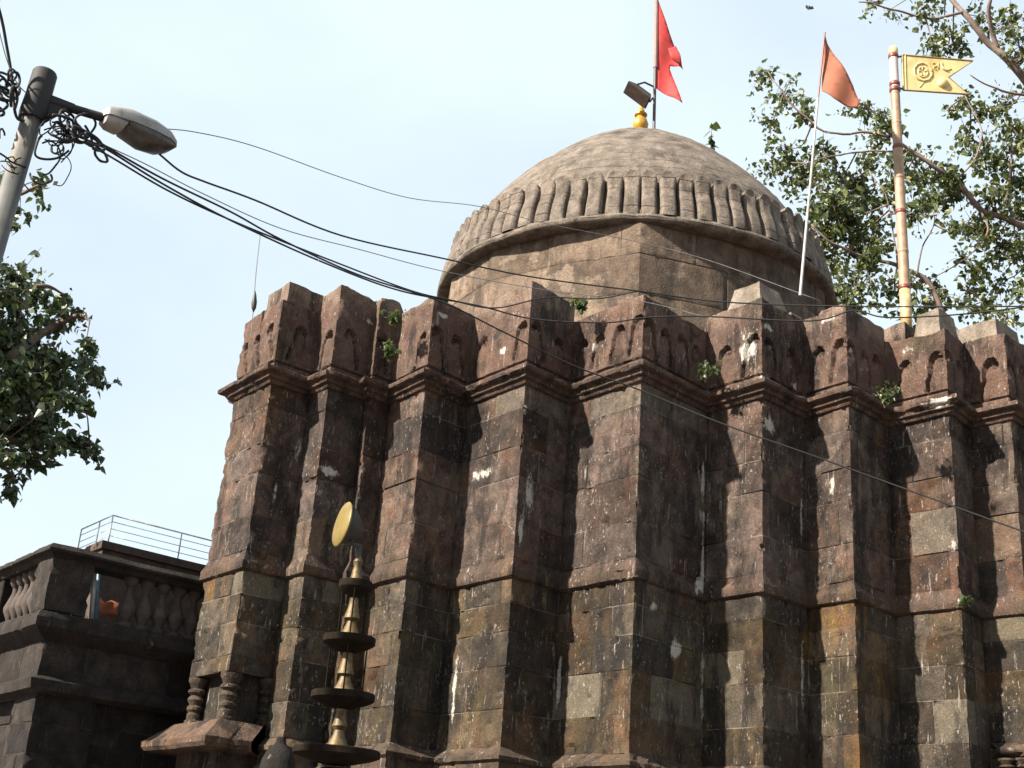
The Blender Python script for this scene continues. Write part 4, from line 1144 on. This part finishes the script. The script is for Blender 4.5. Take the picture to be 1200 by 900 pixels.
CL = [(897, 84, 12, 20), (918, 110, 15, 32), (905, 143, 13, 24), (943, 127, 13, 24), (908, 194, 14, 34), (940, 202, 18, 64), (982, 207, 18, 56), (974, 236, 20, 72), (1019, 186, 15, 38), (1012, 127, 14, 32), (1036, 138, 12, 26), (1030, 160, 14, 30),
      (967, 268, 18, 64), (990, 253, 18, 64), (1007, 270, 16, 46), (990, 318, 18, 46), (1015, 305, 14, 34), (985, 345, 16, 40), (1032, 236, 13, 24), (955, 240, 14, 44), (925, 175, 14, 30), (965, 175, 14, 30), (1005, 215, 16, 46), (1000, 350, 14, 30),
      (1083, 211, 17, 46), (1108, 203, 17, 48), (1091, 236, 15, 42), (1116, 228, 16, 44), (1150, 177, 16, 36), (1167, 190, 16, 38), (1184, 148, 18, 42), (1133, 156, 14, 26), (1150, 127, 15, 28), (1180, 120, 15, 28), (1200, 170, 16, 36),
      (1163, 228, 17, 46), (1188, 211, 18, 50), (1154, 270, 18, 52), (1175, 287, 18, 50), (1195, 253, 18, 50), (1129, 304, 12, 15), (1140, 262, 14, 28), (1195, 300, 14, 28), (1070, 180, 13, 22), (1058, 195, 14, 22),
      (1108, 42, 13, 32), (1091, 52, 11, 20), (1118, 58, 13, 28), (1083, 15, 14, 18), (1019, 3, 10, 12), (1045, 10, 10, 8), (1184, 25, 18, 40), (1195, 55, 18, 36), (1129, 112, 12, 16), (1150, 20, 14, 16), (1090, -8, 20, 26), (1150, -20, 24, 46),
      (1133, 342, 14, 26), (1155, 352, 14, 28), (1180, 374, 14, 24), (1083, 360, 14, 22), (1108, 346, 14, 24), (1045, 328, 15, 26), (1022, 335, 14, 26), (1060, 350, 14, 20), (1195, 345, 14, 12), (1030, 262, 14, 16), (1060, 240, 14, 14), (1110, 130, 12, 8), (1010, 235, 16, 36), (1045, 215, 14, 26), (1000, 285, 16, 40), (1030, 285, 14, 24), (965, 300, 14, 26), (1075, 250, 14, 20), (1085, 330, 14, 22), (1120, 265, 14, 20), (1170, 330, 15, 26), (1150, 310, 14, 24)]
for k in range(26): CL.append((rn.uniform(1215, 1400), rn.uniform(-140, 380), 26, 46))     # crown goes on past the frame
for k in range(12): CL.append((rn.uniform(1010, 1260), rn.uniform(-160, -40), 26, 40))
spots = []; tw = MB()
for px, py, rp, n in CL:
    rg = 25 + rn.uniform(-1.6, 1.6) + (max(0, px - 1000) / 200) * .6
    c = P(px, py, rg); m = rp * rg * 1.15 / FPX
    near = min(brpts, key=lambda q: (q - c).length)
    if (near - c).length < 1.7: 
        mdl = near.lerp(c, .5) + Vector((rn.gauss(0, .1), rn.gauss(0, .1), rn.gauss(-.05, .12))); tw.tube(curve_pts([near, mdl, c], 4), [.020 - .0016 * i for i in range(9)], 5)
    # leaves hang along a handful of twiglets
    for q in range(max(3, int(n / 2))):
        e = c + Vector((rn.gauss(0, 1), rn.gauss(0, 1), rn.gauss(-.15, .9))) * m * .85
        if rn.random() < .8: tw.tube([c, c.lerp(e, .5) + Vector((0, 0, rn.uniform(0, .08))), e], [.008, .006, .003], 4)
        for j in range(8):
            t = rn.uniform(.3, 1.15); spots.append((c.lerp(e, t) + Vector((rn.gauss(0, .07), rn.gauss(0, .07), rn.gauss(-.03, .07))), 0))
tw.build('twigs', M_BARK, tree)
leaves('crown', spots, .118, M_LEAF, tree, rn)

# left tree
rn = random.Random(5)
lb = P(-120, 640, 20); lt_base = Vector((lb.x, lb.y, 0))
tree2 = thing('leafy_tree', lt_base, 'dense dark green tree crown at the left edge above the pavilion', 'tree')
mb = MB(); q = P(-110, 470, 20); brp = []
mb.tube(curve_pts([lt_base, lt_base + Vector((.1, 0, 2.5)), q + Vector((0, 0, -1.2)), q], 5), [.34 - .011 * i for i in range(16)], 12); mb.build('trunk', M_BARK, tree2, True)
mb = MB()
for path in ([(-110, 470), (-50, 440), (10, 420), (60, 440), (110, 452)], [(-110, 480), (-40, 500), (30, 520), (80, 515), (105, 520)], [(-110, 460), (-60, 380), (0, 345), (50, 335), (75, 345)], [(-60, 490), (-10, 530), (15, 560)], [(10, 420), (50, 390), (90, 370), (105, 375)], [(-60, 390), (-40, 300), (0, 240), (30, 225), (50, 215)]):
    c = curve_pts([P(a, b, 20 + rn.uniform(-.5, .5)) for a, b in path], 6); n = len(c); mb.tube(c, [.09 - .08 * i / n for i in range(n)], 7); brp += c
mb.build('limbs', M_BARK, tree2, True)
CL2 = [(20, 325, 14, 40), (45, 340, 15, 60), (75, 350, 12, 34), (20, 355, 16, 50), (60, 378, 14, 26), (30, 385, 18, 40), (92, 372, 11, 20), (75, 372, 10, 18), (10, 400, 18, 90), (40, 415, 18, 90), (65, 425, 12, 46), (20, 440, 20, 120), (50, 450, 20, 110), (75, 440, 12, 34),
       (100, 405, 10, 22), (95, 425, 11, 30), (110, 440, 11, 36), (120, 452, 7, 16), (90, 450, 10, 20), (10, 470, 20, 110), (40, 480, 20, 110), (80, 470, 12, 34), (98, 472, 9, 16), (15, 505, 18, 90), (45, 505, 16, 80), (60, 520, 12, 28), (85, 512, 11, 34), (105, 525, 10, 32), (112, 530, 6, 12), (40, 540, 12, 40), (8, 535, 14, 40), (15, 560, 8, 20), (16, 572, 5, 10), (55, 470, 14, 60), (30, 460, 20, 80),
       (38, 225, 14, 7), (24, 244, 12, 7), (48, 210, 10, 4), (15, 268, 9, 4), (5, 200, 12, 6)]
for k in range(40): CL2.append((rn.uniform(-230, -10), rn.uniform(300, 560), 26, 100))
spots = []; tw = MB()
for px, py, rp, n in CL2:
    rg = 20 + rn.uniform(-1.2, 1.2); c = P(px, py, rg); m = rp * rg * 1.1 / FPX
    near = min(brp, key=lambda q: (q - c).length); tw.tube([near, near.lerp(c, .5) + Vector((0, 0, .08)), c], [.016, .01, .005], 4)
    for q in range(max(3, int(n * .9) // 3)):
        e = c + Vector((rn.gauss(0, 1), rn.gauss(0, 1), rn.gauss(0, 1))) * m * .8
        tw.tube([c, e], [.006, .003], 4)
        for j in range(9):
            spots.append((c.lerp(e, rn.uniform(.2, 1.15)) + Vector((rn.gauss(0, .05), rn.gauss(0, .05), rn.gauss(0, .05))), 0))
tw.build('twigs', M_BARK, tree2)
leaves('crown', spots, .115, M_LEAF2, tree2, rn)

# ------------------------------------------------------------------ weeds rooted in the masonry
def weed(px, py, rg, h, n, label, size=.07, seed=0, droop=0.3):
    rn = random.Random(seed + 100); base = P(px, py, rg)
    o = thing('wall_plant', base, label, 'wall plant', 'weeds rooted in the masonry')
    st_ = MB(); spots = []
    for k in range(n):
        an = rn.uniform(0, 6.28); L = h * rn.uniform(.5, 1.1); r_ = L * rn.uniform(.2, .7)
        e = base + Vector((math.cos(an) * r_, math.sin(an) * r_ - .1, L * (1 - droop * rn.random())))
        mid = base.lerp(e, .55) + Vector((0, 0, L * .12)); pts = curve_pts([base, mid, e], 4); st_.tube(pts, [.007 - .0006 * i for i in range(len(pts))], 4)
        for j in range(6): spots.append((pts[rn.randrange(3, len(pts))] + Vector((rn.gauss(0, .02), rn.gauss(0, .02), rn.gauss(0, .02))), 0))
    st_.build('stem', M_BARK, o); leaves('foliage', spots, size, M_LEAF3, o, rn)
weed(463, 384, 14.75, .22, 12, 'green weed tuft in the notch left of the third pier top', seed=1)
weed(457, 425, 14.9, .22, 9, 'green weed tuft low against the dark recess above the cornice', seed=2)
weed(680, 368, 14.45, .20, 16, 'bright green weed tuft between the two middle parapets', seed=3, size=.06)
weed(827, 448, 14.5, .26, 12, 'green weed tuft on the cornice right of the central pier', seed=4, size=.055)
weed(1037, 478, 14.55, .24, 12, 'green weed tuft on the cornice between the right piers', seed=5, size=.055)
weed(833, 180, 19.2, .42, 3, 'small leafy sapling sprouting from the dome shoulder', seed=6, size=.13, droop=.0)
weed(1128, 712, 14.75, .12, 6, 'sparse weed at the string course near the right edge', seed=8, size=.05)

# cloud-thin air needs no haze; stray leaf cluster drifting at the top
for (px, py, lab) in ((948, 9, 'tiny dark bird high above the white flag pole'),):
    c = P(px, py, 30); mb = MB()
    mb.lathe([(.005, -.10), (.03, -.05), (.035, 0), (.025, .06), (.006, .09)], c, Vector((.3, .2, 1)), 8)
    mb.add([c, c + Vector((.10, 0, .07)), c + Vector((.14, 0, -.02)), c + Vector((.05, .02, -.05))], [(0, 1, 2, 3)]); mb.add([c, c + Vector((-.06, 0, .10)), c + Vector((-.10, 0, .02)), c + Vector((-.04, .02, -.05))], [(0, 1, 2, 3)])
    tag(mb.build('bird', M_BLACK), lab, 'bird')
